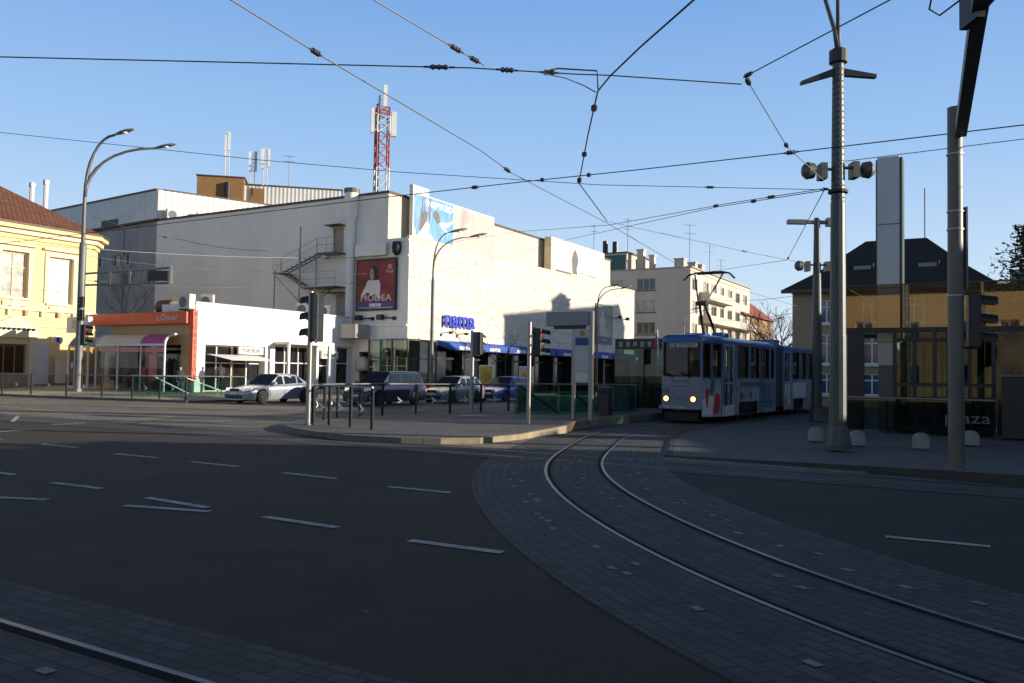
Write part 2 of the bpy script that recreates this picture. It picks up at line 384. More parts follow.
def window(parent, pf, u0, u1, w0, w1, depth, frame='white_metal', pane='pane', bars=(1,), hbar=(), fw=.07, sill=None, name='window'):
    """frame with a pane of its own, set at the back of an opening"""
    m = MB(); d0, d1 = depth-.06, depth+.02
    def bar(a, b, c, d):
        p = [pf(x, z, y) for y in (d0, d1) for x, z in ((a, c), (b, c), (b, d), (a, d))]
        m.add(p, [(0, 1, 2, 3), (7, 6, 5, 4), (0, 4, 5, 1), (1, 5, 6, 2), (2, 6, 7, 3), (3, 7, 4, 0)])
    bar(u0, u0+fw, w0, w1); bar(u1-fw, u1, w0, w1); bar(u0+fw, u1-fw, w0, w0+fw); bar(u0+fw, u1-fw, w1-fw, w1)
    for k in range(1, bars[0]):
        c = u0+(u1-u0)*k/bars[0]; bar(c-fw*.4, c+fw*.4, w0+fw, w1-fw)
    for h in hbar:
        c = w0+(w1-w0)*h; bar(u0+fw, u1-fw, c-fw*.35, c+fw*.35)
    o = m.build(name, frame, parent)
    p = MB(); p.quad(pf(u0, w0, depth+.005), pf(u1, w0, depth+.005), pf(u1, w1, depth+.005), pf(u0, w1, depth+.005))
    p.build('pane', pane, o)
    if sill:
        q = MB(); a, b = u0-.12, u1+.12
        pts = [pf(x, z, y) for y in (-.14, .02) for x, z in ((a, w0-.12), (b, w0-.12), (b, w0-.002), (a, w0-.002))]
        q.add(pts, [(0, 1, 2, 3), (7, 6, 5, 4), (0, 4, 5, 1), (1, 5, 6, 2), (2, 6, 7, 3), (3, 7, 4, 0)]); q.build('sill', sill, o)
    return o

# ------------------------------------------------------------------ setting: ground, road, tracks, pavements
def structure(o): return tag(o, kind='structure')
def catmull(pts, n=8):
    P = [Vector((*p[:2], 0)) for p in pts]; P = [2*P[0]-P[1]]+P+[2*P[-1]-P[-2]]; out = []
    for i in range(1, len(P)-2):
        for k in range(n):
            t = k/n; a, b, c, d = P[i-1:i+3]
            out.append(.5*((2*b)+(c-a)*t+(2*a-5*b+4*c-d)*t*t+(3*b-a-3*c+d)*t**3))
    out.append(P[-2]); return out
def offset(line, d):
    out = []
    for i, p in enumerate(line):
        t = (line[min(i+1, len(line)-1)]-line[max(i-1, 0)]).normalized(); out.append(p+Vector((-t.y, t.x, 0))*d)
    return out
def strip_mesh(line, a, b, z, m=None, mi=0, uvs=None):
    """sheet between two offsets of a line; uv runs along and across it"""
    m = m or MB(); A, B = offset(line, a), offset(line, b); s = 0.
    for i in range(len(line)-1):
        l = (line[i+1]-line[i]).length
        m.add([(A[i].x, A[i].y, z), (A[i+1].x, A[i+1].y, z), (B[i+1].x, B[i+1].y, z), (B[i].x, B[i].y, z)], [(3, 2, 1, 0)], mi)
        if uvs is not None: uvs += [(s, b), (s+l, b), (s+l, a), (s, a)]
        s += l
    return m
def with_uv(o, uvs):
    l = o.data.uv_layers.new(name='UVMap')
    for i, uv in enumerate(uvs): l.data[i].uv = uv
    return o

g = MB(); g.quad((-2500, -2500, -.06), (2500, -2500, -.06), (2500, 2500, -.06), (-2500, 2500, -.06)); structure(g.build('ground', 'concrete'))
g = MB(); g.quad((-150, -60, 0), (120, -60, 0), (120, 220, 0), (-150, 220, 0)); structure(g.build('road', 'asphalt'))
g = MB(); o_ = Vector((2.95, 15.35, .003)); q0, q1 = o_+V*90+U*.3, o_-V*3.2+U*.3; g.quad(q0, q1, q1+U*150, q0+U*150); structure(g.build('road', 'asphalt_sunlit'))  # lighter worn asphalt; the sun's brightness and warmth are partly in its colour

curve = catmull([(24.0, 57.0), (14.85, 42.8), (8.86, 33.6), (6.2, 29.5), (4.05, 26.0), (2.68, 22.6), (1.88, 19.2), (1.30, 16.2), (1.10, 14.0), (1.14, 12.0),
                 (1.34, 10.2), (1.68, 8.4), (2.2, 6.6), (2.95, 4.9), (4.1, 3.2), (5.8, 1.5), (8.2, -.2), (14.7, -4.)], 8)
near_track = [Vector((-2.65, 4.47, 0))+V*s for s in range(34, -26, -2)]
far_track = [Vector((2.95, 15.35, 0))+V*s for s in range(60, -40, -2)]
MB.recalc = False
uvs = []; m = strip_mesh(near_track, -1.1, 1.08, .004, uvs=uvs); structure(with_uv(m.build('track_paving', 'pave'), uvs))
uvs = []; m = strip_mesh(far_track, -.92, .92, .007, uvs=uvs); structure(with_uv(m.build('track_paving', 'pave'), uvs))
uvs = []; m = strip_mesh(curve, -1.68, 1.62, .011, uvs=uvs); 
for c in (-1.68, 1.62):
    e_ = offset(curve, c); q = 0.
    for i in range(len(e_)-1): m.add([(e_[i].x, e_[i].y, .011), (e_[i+1].x, e_[i+1].y, .011), (e_[i+1].x, e_[i+1].y, -.01), (e_[i].x, e_[i].y, -.01)], [(0, 1, 2, 3)]); uvs += [(0, 0), (.1, 0), (.1, .05), (0, .05)]
structure(with_uv(m.build('track_paving', 'pave'), uvs))
rails = MB()
for line, zz in ((near_track, .005), (far_track, .008), (curve, .012)):
    for c in (-.5, .5):
        s = 1 if c > 0 else -1
        strip_mesh(line, c-.022, c+.022, zz+.006, rails, 0)
        strip_mesh(line, c-s*.085 if s > 0 else c+.035, c-.035 if s > 0 else c+.085, zz+.002, rails, 1)
structure(rails.build('tram_rails', ['rail', 'groove']))
# pale replacement stones set in the curve paving
rr = random.Random(3); st = MB()
for line, zz, lim in ((curve[30:], .016, 1.45), (near_track, .009, .95)):
    for i in range(1, len(line)-1):
        t = (line[i+1]-line[i]).normalized(); n = Vector((-t.y, t.x, 0))
        for c in (-1.05, -.88, -.12, .1, .85, 1.02):
            if abs(c) > lim or rr.random() < .78: continue
            p = line[i]+n*(c+rr.uniform(-.05, .05))+t*rr.uniform(-.1, .1); a, b = .055, .035
            st.add([(p+t*x+n*y+Vector((0, 0, zz))) for x, y in ((-a, -b), (a, -b), (a, b), (-a, b))], [(0, 1, 2, 3)])
structure(st.build('paving_stones', 'kerb_pale'))
# painted lane lines
dash = [((-2.75, 9.37), (-1.81, 8.79)), ((-.97, 8.18), (-.06, 7.70)), ((3.95, 8.78), (4.80, 8.34)), ((-1.74, 11.95), (-.82, 11.46)), ((-3.63, 13.37), (-2.65, 12.74)),
        ((-5.62, 14.73), (-4.59, 14.09)), ((-7.52, 15.87), (-6.47, 15.29)), ((-9.9, 17.6), (-8.8, 16.95)), ((-12.3, 19.1), (-11.3, 18.5)), ((-6.47, 11.81), (-5.52, 11.31)),
        ((-8.4, 13.15), (-7.48, 12.6)), ((-7.2, 10.55), (-5.69, 10.31)), ((-4.58, 9.96), (-3.45, 9.64)), ((-4.6, 10.59), (-3.57, 9.91)), ((-12.86, 23.3), (-12.5, 24.5)),
        ((-12.75, 20.4), (-12.45, 21.6)), ((-11.95, 26.6), (-11.5, 28.2)), ((-9.4, 26.2), (-8.4, 28.0)), ((-8.1, 28.4), (-7.2, 30.0)), ((-16.2, 27.4), (-14.6, 24.4)),
        ((-18.5, 31.8), (-14.8, 29.4)), ((-20.4, 33.4), (-19.2, 32.5)), ((-17.8, 36.0), (-15.6, 34.4)), ((-14.5, 33.7), (-13.2, 32.9)), ((-12.6, 32.4), (-10.6, 31.1)),
        ((-8.9, 33.0), (-7.9, 34.8)), ((-6.8, 33.6), (-5.2, 36.3)), ((-4.0, 38.3), (-2.4, 41.0)), ((-1.2, 40.2), (.4, 43.0)), ((6.9, 7.1), (8.3, 6.35))]
ln = MB()
for a, b in dash:
    a, b = Vector((*a, 0)), Vector((*b, 0)); t = (b-a).normalized(); n = Vector((-t.y, t.x, 0))*.06
    ln.add([p+Vector((0, 0, .0075)) for p in (a-n, b-n, b+n, a+n)], [(0, 1, 2, 3)])
structure(ln.build('road_markings', 'line'))
MB.recalc = True
# manholes in pavement and road
for x, y, r, z in ((.7, 18.6, .32, .012), (-8.5, 22.0, .35, .005)):
    mh = MB(); mh.lathe([(r, z), (r, z+.006), (r*.93, z+.006), (r*.93, z+.003), (.01, z+.003)], (x, y, 0), 24)
    tag(mh.build('manhole_cover', 'iron'), kind='structure')

def kerbed(name, front, back, z_front, z_back, surf, kw=.14, kmat='kerb', closed=False):
    """pavement sheet between a kerb line and a back line, plus its kerb stones as one solid band"""
    n = len(front); F = [Vector((*p, 0)) for p in front]; inn = []
    for i in range(n):
        d = (Vector((*back[i], 0))-F[i]).normalized(); inn.append(F[i]+d*kw)
    zf = z_front if isinstance(z_front, list) else [z_front]*n; zb = z_back if isinstance(z_back, list) else [z_back]*n
    k = MB()
    for i in range(n-1):
        a, b, c, d = F[i], F[i+1], inn[i+1], inn[i]
        k.add([(a.x, a.y, -.03), (b.x, b.y, -.03), (b.x, b.y, zf[i+1]), (a.x, a.y, zf[i]), (d.x, d.y, zf[i]), (c.x, c.y, zf[i+1])], [(0, 1, 2, 3), (3, 2, 5, 4)])
    structure(k.build('kerb', kmat))
    s = MB()
    for i in range(n-1):
        a, b = inn[i], inn[i+1]; c, d = back[i+1], back[i]
        s.add([(a.x, a.y, zf[i]-.002), (b.x, b.y, zf[i+1]-.002), (c[0], c[1], zb[i+1]), (d[0], d[1], zb[i])], [(0, 1, 2), (0, 2, 3)])
    return structure(s.build(name, surf))

# pavement on the right, beside the track and along the street
kl = offset(curve, -1.75)      # line on the right-hand side of the track seen from the camera
ks = [(p.x, p.y) for p in offset(curve, 1.75) if 17.6 < p.y < 56][::2]
right_front = ks+[(3.15, 17.05), (4.0, 16.55), (4.83, 16.0), (6.5, 14.85), (8.15, 13.3), (12.6, 10.3), (30, .1)]
zf = [.05]*len(ks)+[.03, .04, .06, .10, .16, .17, .17]
def toback(p): q = Vector((*p, 0)); return (q+(-V)*40+U*30)[:2]
right_back = [(60, 57+(i*1.)) for i in range(len(ks))][::-1]+[(60, 40), (58, 36), (58, 30), (58, 24), (58, 18), (58, 10), (58, -10)]
kerbed('right_pavement', right_front, right_back, zf, .13, 'slab', .16, 'kerb_shaded')  # darker kerb copy: the shade on its face, with dirt, is in the colour
# traffic island and tram platform
isl = [(-.2, 38.6), (-4.6, 29.9), (-5.9, 27.4), (-6.45, 25.4), (-6.42, 23.7), (-6.2, 22.8), (-5.75, 21.9), (-4.7, 20.45), (-3.8, 19.65), (-2.5, 19.1), (-1.6, 19.15), (-.7, 19.45), (.25, 20.85), (.95, 22.3), (1.55, 23.3)]
isl_z = [.14]*13+[.17, .22]
plat = [(p.x, p.y) for p in offset(curve, -1.42) if 24.2 < p.y < 57][::-1][::2]
front = isl+plat; zfr = isl_z+[.27]*len(plat)
from mathutils.geometry import tessellate_polygon
ring = [Vector((*p, 0)) for p in front]; inner = []
for i, p in enumerate(ring):
    t = (ring[min(i+1, len(ring)-1)]-ring[max(i-1, 0)]).normalized(); inner.append(p+Vector((-t.y, t.x, 0))*.16)
k = MB()
for i in range(len(ring)-1):
    a, b, c, d = ring[i], ring[i+1], inner[i+1], inner[i]
    k.add([(a.x, a.y, -.03), (b.x, b.y, -.03), (b.x, b.y, zfr[i+1]), (a.x, a.y, zfr[i]), (d.x, d.y, zfr[i]), (c.x, c.y, zfr[i+1])], [(0, 1, 2, 3), (3, 2, 5, 4)], 1 if 9 < i < 20 else 0)
structure(k.build('kerb', ['kerb', 'kerb_yellow']))
pts = [Vector((p.x, p.y, z-.003)) for p, z in zip(inner, zfr)]+[Vector((22, 62, .2))]
s = MB(); s.add(pts, [tuple(t) for t in tessellate_polygon([[Vector((p.x, p.y, 0)) for p in pts]])])
structure(s.build('island_pavement', 'slab'))
# pavement on the far left, rising gently to the buildings
lf = [(-70, 69.8), (-25.2, 43.6), (-15.5, 39.7), (-14.6, 40.6), (-13.6, 43.5), (-10.2, 50.2), (-3.6, 54.0), (20.5, 94.8), (62, 165)]
lb = [(-70, 100), (-33, 60), (-20, 53), (-19, 52), (-17.5, 52), (-12.5, 58.5), (-7.5, 57), (14, 97), (50, 170)]
kerbed('left_pavement', lf, lb, .12, [.7, .64, .5, .45, .35, .2, .13, .13, .13], 'slab2', .16)

# ------------------------------------------------------------------ sky and sun
w = bpy.data.worlds.new('World'); sc.world = w; w.use_nodes = True
nt = w.node_tree; bg = nt.nodes['Background']; sky = nt.nodes.new('ShaderNodeTexSky'); sky.sky_type = 'NISHITA'
SUN_AZ, SUN_EL = R(-8.), R(12.5)            # bearing from +x towards +y, and height
sky.sun_disc = False; sky.sun_elevation = SUN_EL; sky.sun_rotation = R(90)-SUN_AZ
sky.altitude = 120; sky.air_density = 1.; sky.dust_density = .6; sky.ozone_density = 1.6
# a clear winter sky: the sky model's warm rim is cooled towards the blue it has away from the sun
geo = nt.nodes.new('ShaderNodeNewGeometry'); sx = nt.nodes.new('ShaderNodeSeparateXYZ'); nt.links.new(geo.outputs['Incoming'], sx.inputs[0])
ng = nt.nodes.new('ShaderNodeMath'); ng.operation = 'MULTIPLY'; ng.inputs[1].default_value = -1; nt.links.new(sx.outputs[2], ng.inputs[0])
gr = ramp(nt, ng.outputs[0], [(0., (5.5, 6.1, 6.5)), (.1, (4.1, 5.2, 6.4)), (.25, (2.4, 3.9, 6.1)), (.43, (1.3, 2.7, 5.4)), (.56, (.4, .62, 1.05)), (1., (.12, .17, .26))])
skyc = mix_col(nt, .92, sky.outputs[0], gr)
nt.links.new(skyc, bg.inputs['Color']); bg.inputs['Strength'].default_value = .1
sd = bpy.data.lights.new('sun', 'SUN'); sd.energy = 5.; sd.angle = R(.5); sd.color = (1, .89, .74)
so = bpy.data.objects.new('sun', sd); COL.objects.link(so); so.location = (60, 8, 40)
dirv = Vector((math.cos(SUN_EL)*math.cos(SUN_AZ), math.cos(SUN_EL)*math.sin(SUN_AZ), math.sin(SUN_EL)))
so.rotation_euler = dirv.to_track_quat('Z', 'Y').to_euler()

# ------------------------------------------------------------------ camera
cd = bpy.data.cameras.new('camera'); cam = bpy.data.objects.new('camera', cd); COL.objects.link(cam)
cd.sensor_width = 36; cd.lens = 830/1024*36; cd.clip_start = .05; cd.clip_end = 6000
cam.matrix_world = Matrix.Translation((0, 0, 1.65)) @ Matrix.Rotation(R(90)+math.atan(32.1/830), 4, 'X') @ Matrix.Rotation(R(.92), 4, 'Z')
sc.camera = cam
sc.view_settings.view_transform = 'Standard'; sc.view_settings.look = 'None'; sc.view_settings.gamma = 1
sc.view_settings.exposure = .6
sc.render.resolution_x, sc.render.resolution_y = 1024, 683

# ------------------------------------------------------------------ department store
ds = thing('department_store', 'long windowless cream stone department store with blue awnings at its foot', 'store', (-7.08, 56, 0), GU)
m = MB()
m.wall(fy, 40.2, 3.9, 10.8, [], .2, 0, x0=0.)                       # stone front, above the shop windows
m.quad((40.2, 0, -.2), (40.2, 26.7, -.2), (40.2, 26.7, 10.8), (40.2, 0, 10.8), 0)
m.quad((0, 0, 10.8), (40.2, 0, 10.8), (40.2, 1.9, 10.8), (0, 1.9, 10.8), 1)
m.quad((37.8, 1.9, 10.8), (40.2, 1.9, 10.8), (40.2, 26.7, 10.8), (37.8, 26.7, 10.8), 1)
m.quad((0, 0, 3.9), (40.2, 0, 3.9), (40.2, .9, 3.9), (0, .9, 3.9), 1)  # soffit over the shop windows
m.build('stone_front', ['stone', 'coping'], ds)
m = MB(); m.box(-.04, -.05, 10.8, 40.25, .2, 10.93); m.build('coping', 'cream', ds)
m = MB()
m.quad((0, 0, 3.9), (0, 1.86, 3.9), (0, 1.86, 10.8), (0, 0, 10.8), 0)
m.wall(fx, 26.7, -.2, 14.0, [(3.0, 4.2, -.2, 3.0), (5.87, 6.9, 10.1, 11.95), (5.5, 6.5, 5.2, 7.1)], .15, 0, x0=1.86)
m.quad((0, 1.86, 10.8), (37.8, 1.86, 10.8), (37.8, 1.86, 14.0), (0, 1.86, 14.0), 1)
m.quad((37.8, 1.86, 10.8), (37.8, 26.7, 10.8), (37.8, 26.7, 14.0), (37.8, 1.86, 14.0), 1)
m.quad((0, 26.7, -.2), (37.8, 26.7, -.2), (37.8, 26.7, 14), (0, 26.7, 14), 0)
m.quad((0, 1.86, 14), (37.8, 1.86, 14), (37.8, 26.7, 14), (0, 26.7, 14), 2)
m.build('rendered_wall', ['render', 'render_upper', 'coping'], ds)
m = MB(); m.box(-.08, 1.76, 14.0, .16, 26.8, 14.16); m.box(.16, 1.76, 14.0, 37.9, 2.0, 14.16); m.build('roof_edge', 'coping', ds)
m = MB(); m.tube([(-.34, 4.9, 4.0), (-.34, 4.9, 12.2)], .29, 12); m.tube([(-.34, 4.9, 12.2), (-.34, 4.9, 12.9), (-.34, 4.9, 14.2)], [.29, .5, .5], 12); m.build('ventilation_duct', 'render', ds, auto=40)
m = MB(); m.tube([(-.34, 4.9, 14.2), (-.34, 4.9, 14.5)], .56, 12); m.build('duct_cap', 'galv', ds)
m = MB(); m.box(-.36, 1.75, 9.66, -.002, 4.5, 10.5); m.build('duct_box', 'render', ds, bevel=.02)
m = MB(); m.box(-.12, 0.02, 4.75, -.003, 4.5, 4.9); m.box(-.07, 0.02, 9.52, -.003, 4.5, 9.62); m.box(-.06, 0, 10.55, -.002, 4.5, 10.68); m.build('ledge', 'render', ds)
m = MB(); m.box(-1.6, 3.2, 3.9, -.003, 7.5, 4.85); m.build('side_canopy', 'concrete', ds, bevel=.03)
for y0, z0, z1, h in ((5.87, 10.1, 11.95, 1), (5.5, 5.2, 7.1, 1)):
    m = MB(); m.quad((.14, y0, z0), (.14, y0+1.0, z0), (.14, y0+1.0, z1), (.14, y0, z1)); d = m.build('fire_door', 'apt_dark', ds)
    m = MB(); m.box(.08, y0+.1, z0+.95, .135, y0+.2, z0+1.05); m.build('handle', 'steel', d)
    m = MB(); m.box(-.7, y0-.15, z1+.06, -.002, y0+1.25, z1+.12); m.build('door_hood', 'coping', ds)
# bronze mask on the corner ledge
m = MB(); m.lathe([(.05, 10.62), (.28, 10.66), (.34, 10.3), (.3, 9.95), (.12, 9.75)], (-.15, .95, -.15), 10); m.build('stone_ornament', 'iron', ds, smooth=True)
# fire stairs on the side wall
m = MB()
def landing(y0, y1, z, x=-1.25): m.box(x, y0, z-.08, -.003, y1, z)
def flight(y0, z0, y1, z1, xa, xb, n):
    for k in range(n):
        t = (k+.5)/n; y = y0+(y1-y0)*t; z = z0+(z1-z0)*t
        m.box(xa, y-.14, z-.02, xb, y+.14, z+.02)
    for x in (xa, xb): m.tube([(x, y0, z0-.12), (x, y1, z1-.12)], .05, 5)
landing(5.6, 7.4, 10.02, -1.1); landing(10.9, 11.7, 8.8, -1.1); landing(5.6, 8.9, 7.62, -1.1)
flight(7.4, 10.0, 10.9, 8.8, -1.05, -.6, 8); flight(10.9, 8.75, 8.9, 7.65, -.55, -.08, 6); flight(6.4, 7.55, 9.2, 5.6, -1.05, -.6, 8)
stair = m.build('fire_stair', 'board', ds)
m = MB()
for y0, z0, y1, z1, x in ((5.6, 10.02, 7.4, 10.02, -1.1), (7.4, 10.02, 10.9, 8.8, -1.05), (5.6, 7.62, 8.9, 7.62, -1.1), (10.9, 8.8, 11.7, 8.8, -1.1)):
    for h in (.55, 1.05): m.tube([(x, y0, z0+h), (x, y1, z1+h)], .018, 5)
    for k in range(3):
        t = k/2; m.tube([(x, y0+(y1-y0)*t, z0+(z1-z0)*t), (x, y0+(y1-y0)*t, z0+(z1-z0)*t+1.05)], .018, 5)
m.build('railing', 'apt_dark', stair)
for y, zt_ in ((11.5, 9.0), (9.0, 12.0), (7.4, 10.0)):
    m = MB(); m.tube([(-1.1, y, 4.2), (-1.1, y, zt_)], .05, 6); m.build('stair_post', 'apt_dark', stair)
m = MB(); m.tube([(-1.1, 11.5, 8.6), (-1.1, 9.0, 6.6)], .035, 5); m.build('stair_brace', 'apt_dark', stair)
m = MB(); m.tube([(-1.1, 7.2, 7.6), (-1.1, 7.2, 9.3)], .07, 6); m.build('stair_post', 'poster_white', stair)
# shop front under the awnings
m = MB(); m.quad((3, .85, -.1), (40.2, .85, -.1), (40.2, .85, 3.9), (3, .85, 3.9)); m.build('shop_window', 'shopdark', ds)
m = MB()
for k in range(11):
    x = 3.2+k*3.65; m.box(x, .1, -.1, x+.35, .8, 3.88)
m.box(3.3, .7, 2.6, 40.1, .82, 2.75); m.build('shopfront_piers', 'black', ds)
aw = []
for k in range(9):
    x0 = 3.4+k*4.1; x1 = x0+3.85; m = MB()
    m.quad((x0, -.005, 3.95), (x1, -.005, 3.95), (x1, -1.15, 3.72), (x0, -1.15, 3.72)); m.quad((x0, -1.15, 3.72), (x1, -1.15, 3.72), (x1, -1.16, 3.25), (x0, -1.16, 3.25))
    for x in (x0, x1): m.poly([(x, -.005, 3.95), (x, -1.15, 3.72), (x, -1.16, 3.25), (x, -1.1, 3.3), (x, -.005, 3.6)])
    a = m.build('awning', 'blue_awning', ds); text('lettering', 'nama', .46, 'poster_white', a, ((x0+x1)/2, -1.172, 3.47), FACE_Y, .006, 1.5, .02)
# glazed corner entrance
en = MB(); en.quad((-.35, -.35, 0), (2.9, -.35, 0), (2.9, -.35, 3.85), (-.35, -.35, 3.85)); en.quad((-.35, -.35, 0), (-.35, 3.0, 0), (-.35, 3.0, 3.85), (-.35, -.35, 3.85))
ent = en.build('entrance_glazing', 'glass_green', ds)
m = MB()
for x in (-.35, .9, 2.0, 2.9): m.box(x-.04, -.4, 0, x+.04, -.32, 3.86)
for y in (1.0, 2.0, 3.0): m.box(-.4, y-.04, 0, -.32, y+.04, 3.86)
for z in (1.4, 2.55, 3.8): m.box(-.3, -.39, z-.03, 2.86, -.33, z+.03); m.box(-.39, -.32, z-.03, -.33, 2.96, z+.03)
m.build('frame', 'greenpole', ent)
m = MB(); m.box(-.28, 1.15, 0, -.2, 1.95, 2.3); m.box(-.2, .1, 0, 0.0, .5, 3.85); m.build('entrance_door', 'wood', ds)
m = MB(); m.prism([(.75+.42*math.cos(k*math.pi/7)*(1+.15*(k%2)), 2.05+.62*math.sin(k*math.pi/7)*(1+.12*(k%2))) for k in range(14)], -.03, .03); m.build('window_emblem', 'greenlens', ds, (0, -.25, 0), (R(90), 0, 0))
m = MB(); m.quad((-.3, 3.05, 0), (2.9, 3.05, 0), (2.9, 3.05, 3.85), (-.3, 3.05, 3.85)); m.quad((2.95, -.3, 0), (2.95, 3.0, 0), (2.95, 3.0, 3.85), (2.95, -.3, 3.85)); m.build('lobby_wall', 'ochre', ds)
# raised blue sign
sg = text('sign_letters', 'nama', 1.75, 'nama_blue', ds, (5.95, -.22, 5.5), FACE_Y, .06, 3.9, .025, 1.0)
m = MB(); m.box(4.0, -.12, 5.1, 7.9, -.003, 5.3); m.build('sign_rail', 'galv', ds)
for x, z, nm in ((34.9, 7.55, 'fy'), (36.9, 7.5, 'fy')):
    m = MB(); m.tube([(x, -.003, z), (x, -.5, z+.1)], .05, 6); m.box(x-.18, -.75, z-.05, x+.18, -.45, z+.25); m.build('wall_floodlight', 'black', ds)
for y in (3.9, 2.0):
    m = MB(); m.tube([(-.003, y-.9, 5.3), (-.25, y-.9, 5.3), (-.25, y, 5.34)], .05, 6); m.box(-.42, y-.05, 5.2, -.1, y+.4, 5.55); m.box(-.14, y-1.0, 5.18, -.003, y-.8, 5.42); m.build('wall_floodlight', 'black', ds)
m = MB()
for x in (4.2, 6.2): m.tube([(x, -.003, 4.5), (x, -.6, 4.55)], .03, 5); m.box(x-.1, -.8, 4.42, x+.1, -.55, 4.6)
m.build('wall_floodlight', 'iron', ds)

def placed(name, label, cat, x, y, z=0, group=None, base=(-7.08, 56)): p = W(base, x, y, z); return thing(name, label, cat, p, GU, group)
# posters and billboards on the store
po = placed('wall_poster', 'tall dark red fashion poster of a woman in white shirt on side wall', 'poster', -.03, 4.45, 5.85)
m = MB(); m.box(-.16, -3.52, 0, 0, 0, 3.6); m.build('frame', 'black', po)
m = MB(); m.quad((-.165, -.12, .62), (-.165, -3.4, .62), (-.165, -3.4, 3.48), (-.165, -.12, 3.48)); m.build('picture', 'poster_red', po)
m = MB(); m.quad((-.166, -.12, .12), (-.166, -3.4, .12), (-.166, -3.4, .618), (-.166, -.12, .618)); m.build('caption_band', 'poster_purple', po)
def flat(pts, x, mt, nm, par): m = MB(); m.poly([(x, -a, b) for a, b in pts]); return m.build(nm, mt, par)
flat([(1.22, 2.55), (1.3, 2.9), (1.5, 3.1), (1.78, 3.08), (1.95, 2.85), (1.98, 2.4), (2.08, 2.1), (1.85, 1.95), (1.6, 2.0), (1.35, 2.2)], -.169, 'hair', 'printed_hair', po)
flat([(1.2, 2.45), (1.24, 2.75), (1.36, 2.95), (1.52, 2.9), (1.6, 2.6), (1.6, 2.2), (1.4, 2.1), (1.25, 2.3)], -.172, 'skin', 'printed_face', po)
flat([(1.05, 2.1), (1.35, 2.14), (1.62, 2.1), (2.05, 2.12), (2.2, 1.8), (2.15, 1.1), (2.1, .8), (1.9, .85), (1.85, 1.15), (1.35, 1.05), (1.1, 1.3), (.62, 1.0), (.5, 1.15), (.85, 1.7)], -.170, 'poster_white', 'printed_shirt', po)
flat([(2.85, 3.12), (3.12, 3.12), (3.12, 2.88), (2.85, 2.88)], -.170, 'poster_white', 'printed_emblem', po); flat([(2.9, 3.07), (3.07, 3.07), (3.07, 2.93), (2.9, 2.93)], -.173, 'poster_red', 'printed_emblem', po)
text('lettering', 'Muudt', .28, 'poster_white', po, (-.17, -2.98, 2.66), FACE_X, .002, .62)
text('lettering', 'MODEA', .62, 'poster_white', po, (-.174, -1.8, .86), FACE_X, .002, 2.7)
text('lettering', 'nama', .40, 'poster_white', po, (-.170, -1.75, .42), FACE_X, .002, 1.05, .02)
m = MB(); m.box(-.169, -3.25, .18, -.1665, -.3, .22); m.build('caption_line', 'poster_white', po)

bb = placed('billboard', 'big billboard with dancing figures on blue streaks, bleached pale at its right', 'billboard', 1.75, 1.1, 10.78)
m = MB(); m.box(0, 0, 0, 10.9, .3, 3.6); m.build('panel', 'offwhite', bb, bevel=.02)
m = MB(); m.box(-.02, 0, 3.602, 1.9, .3, 4.1); m.build('top_sign', 'poster_white', bb)
m = MB(); m.quad((.15, -.006, .1), (5.0, -.006, .1), (5.0, -.006, 3.5), (.15, -.006, 3.5)); m.build('picture', 'poster_blue', bb)
m = MB(); m.quad((5.0, -.006, .1), (10.8, -.006, .1), (10.8, -.006, 3.5), (5.0, -.006, 3.5)); m.build('picture', 'poster_pale', bb)
def flaty(pts, y, mt, nm, par): m = MB(); m.poly([(a, y, b) for a, b in pts]); return m.build(nm, mt, par)
flaty([(.8, 1.2), (1.0, 2.2), (1.4, 2.5), (1.8, 2.4), (1.7, 1.9), (1.35, 1.3), (1.0, .9)], -.010, 'poster_grey', 'printed_figure', bb)
flaty([(2.4, 2.5), (2.8, 2.75), (3.2, 2.5), (3.3, 1.9), (3.1, 1.7), (2.8, 1.9), (2.45, 2.2)], -.010, 'poster_grey', 'printed_figure', bb)
flaty([(.5, .5), (1.0, 1.0), (1.6, 1.7), (2.0, 1.6), (1.9, 1.0), (2.4, .7), (2.9, .15), (.3, .15), (.17, 1.2)], -.012, 'poster_white', 'printed_figure', bb)
flaty([(3.15, 1.8), (3.6, 2.0), (4.3, 2.0), (4.95, 2.35), (4.9, 2.1), (4.4, 1.75), (3.9, 1.6), (4.5, 1.2), (4.2, 1.25), (3.6, 1.5)], -.012, 'poster_white', 'printed_figure', bb)
text('lettering', 'INSPIRED', .66, 'poster_white', bb, (3.2, -.012, 3.05), FACE_Y, .003, 3.4, .01)
b2 = placed('billboard', 'white billboard with a small grey figure and faint lines, farther along the roof', 'billboard', 22.0, .75, 10.78)
m = MB(); m.box(0, 0, 0, 11.8, .7, 3.45); m.build('panel', 'cream', b2, bevel=.02)
m = MB(); m.quad((.15, -.006, .1), (11.65, -.006, .1), (11.65, -.006, 3.35), (.15, -.006, 3.35)); m.build('picture', 'poster_white', b2)
flaty([(4.4, .5), (4.2, 1.9), (4.5, 2.5), (4.9, 2.95), (5.4, 2.5), (5.7, 1.9), (5.3, 1.0), (5.5, .5)], -.010, 'poster_grey', 'printed_figure', b2)
for a, b, c in ((.9, 4.2, .35), (7.4, 9.8, .62), (7.9, 11, 2.55), (8, 10.4, 2.2), (6.2, 6.9, .72), (10.4, 11.3, .9)):
    m = MB(); m.box(a, -.012, c, b, -.007, c+(.22 if c < .4 else .1)); m.build('printed_line', 'poster_grey' if c < .8 else 'poster_pale', b2)
sp = placed('wall_poster', 'portrait poster of a pale stone figure above the far end awnings', 'poster', 30.0, -.12, 4.75)
m = MB(); m.box(0, 0, 0, 4.1, .115, 4.0); m.build('frame', 'board', sp)
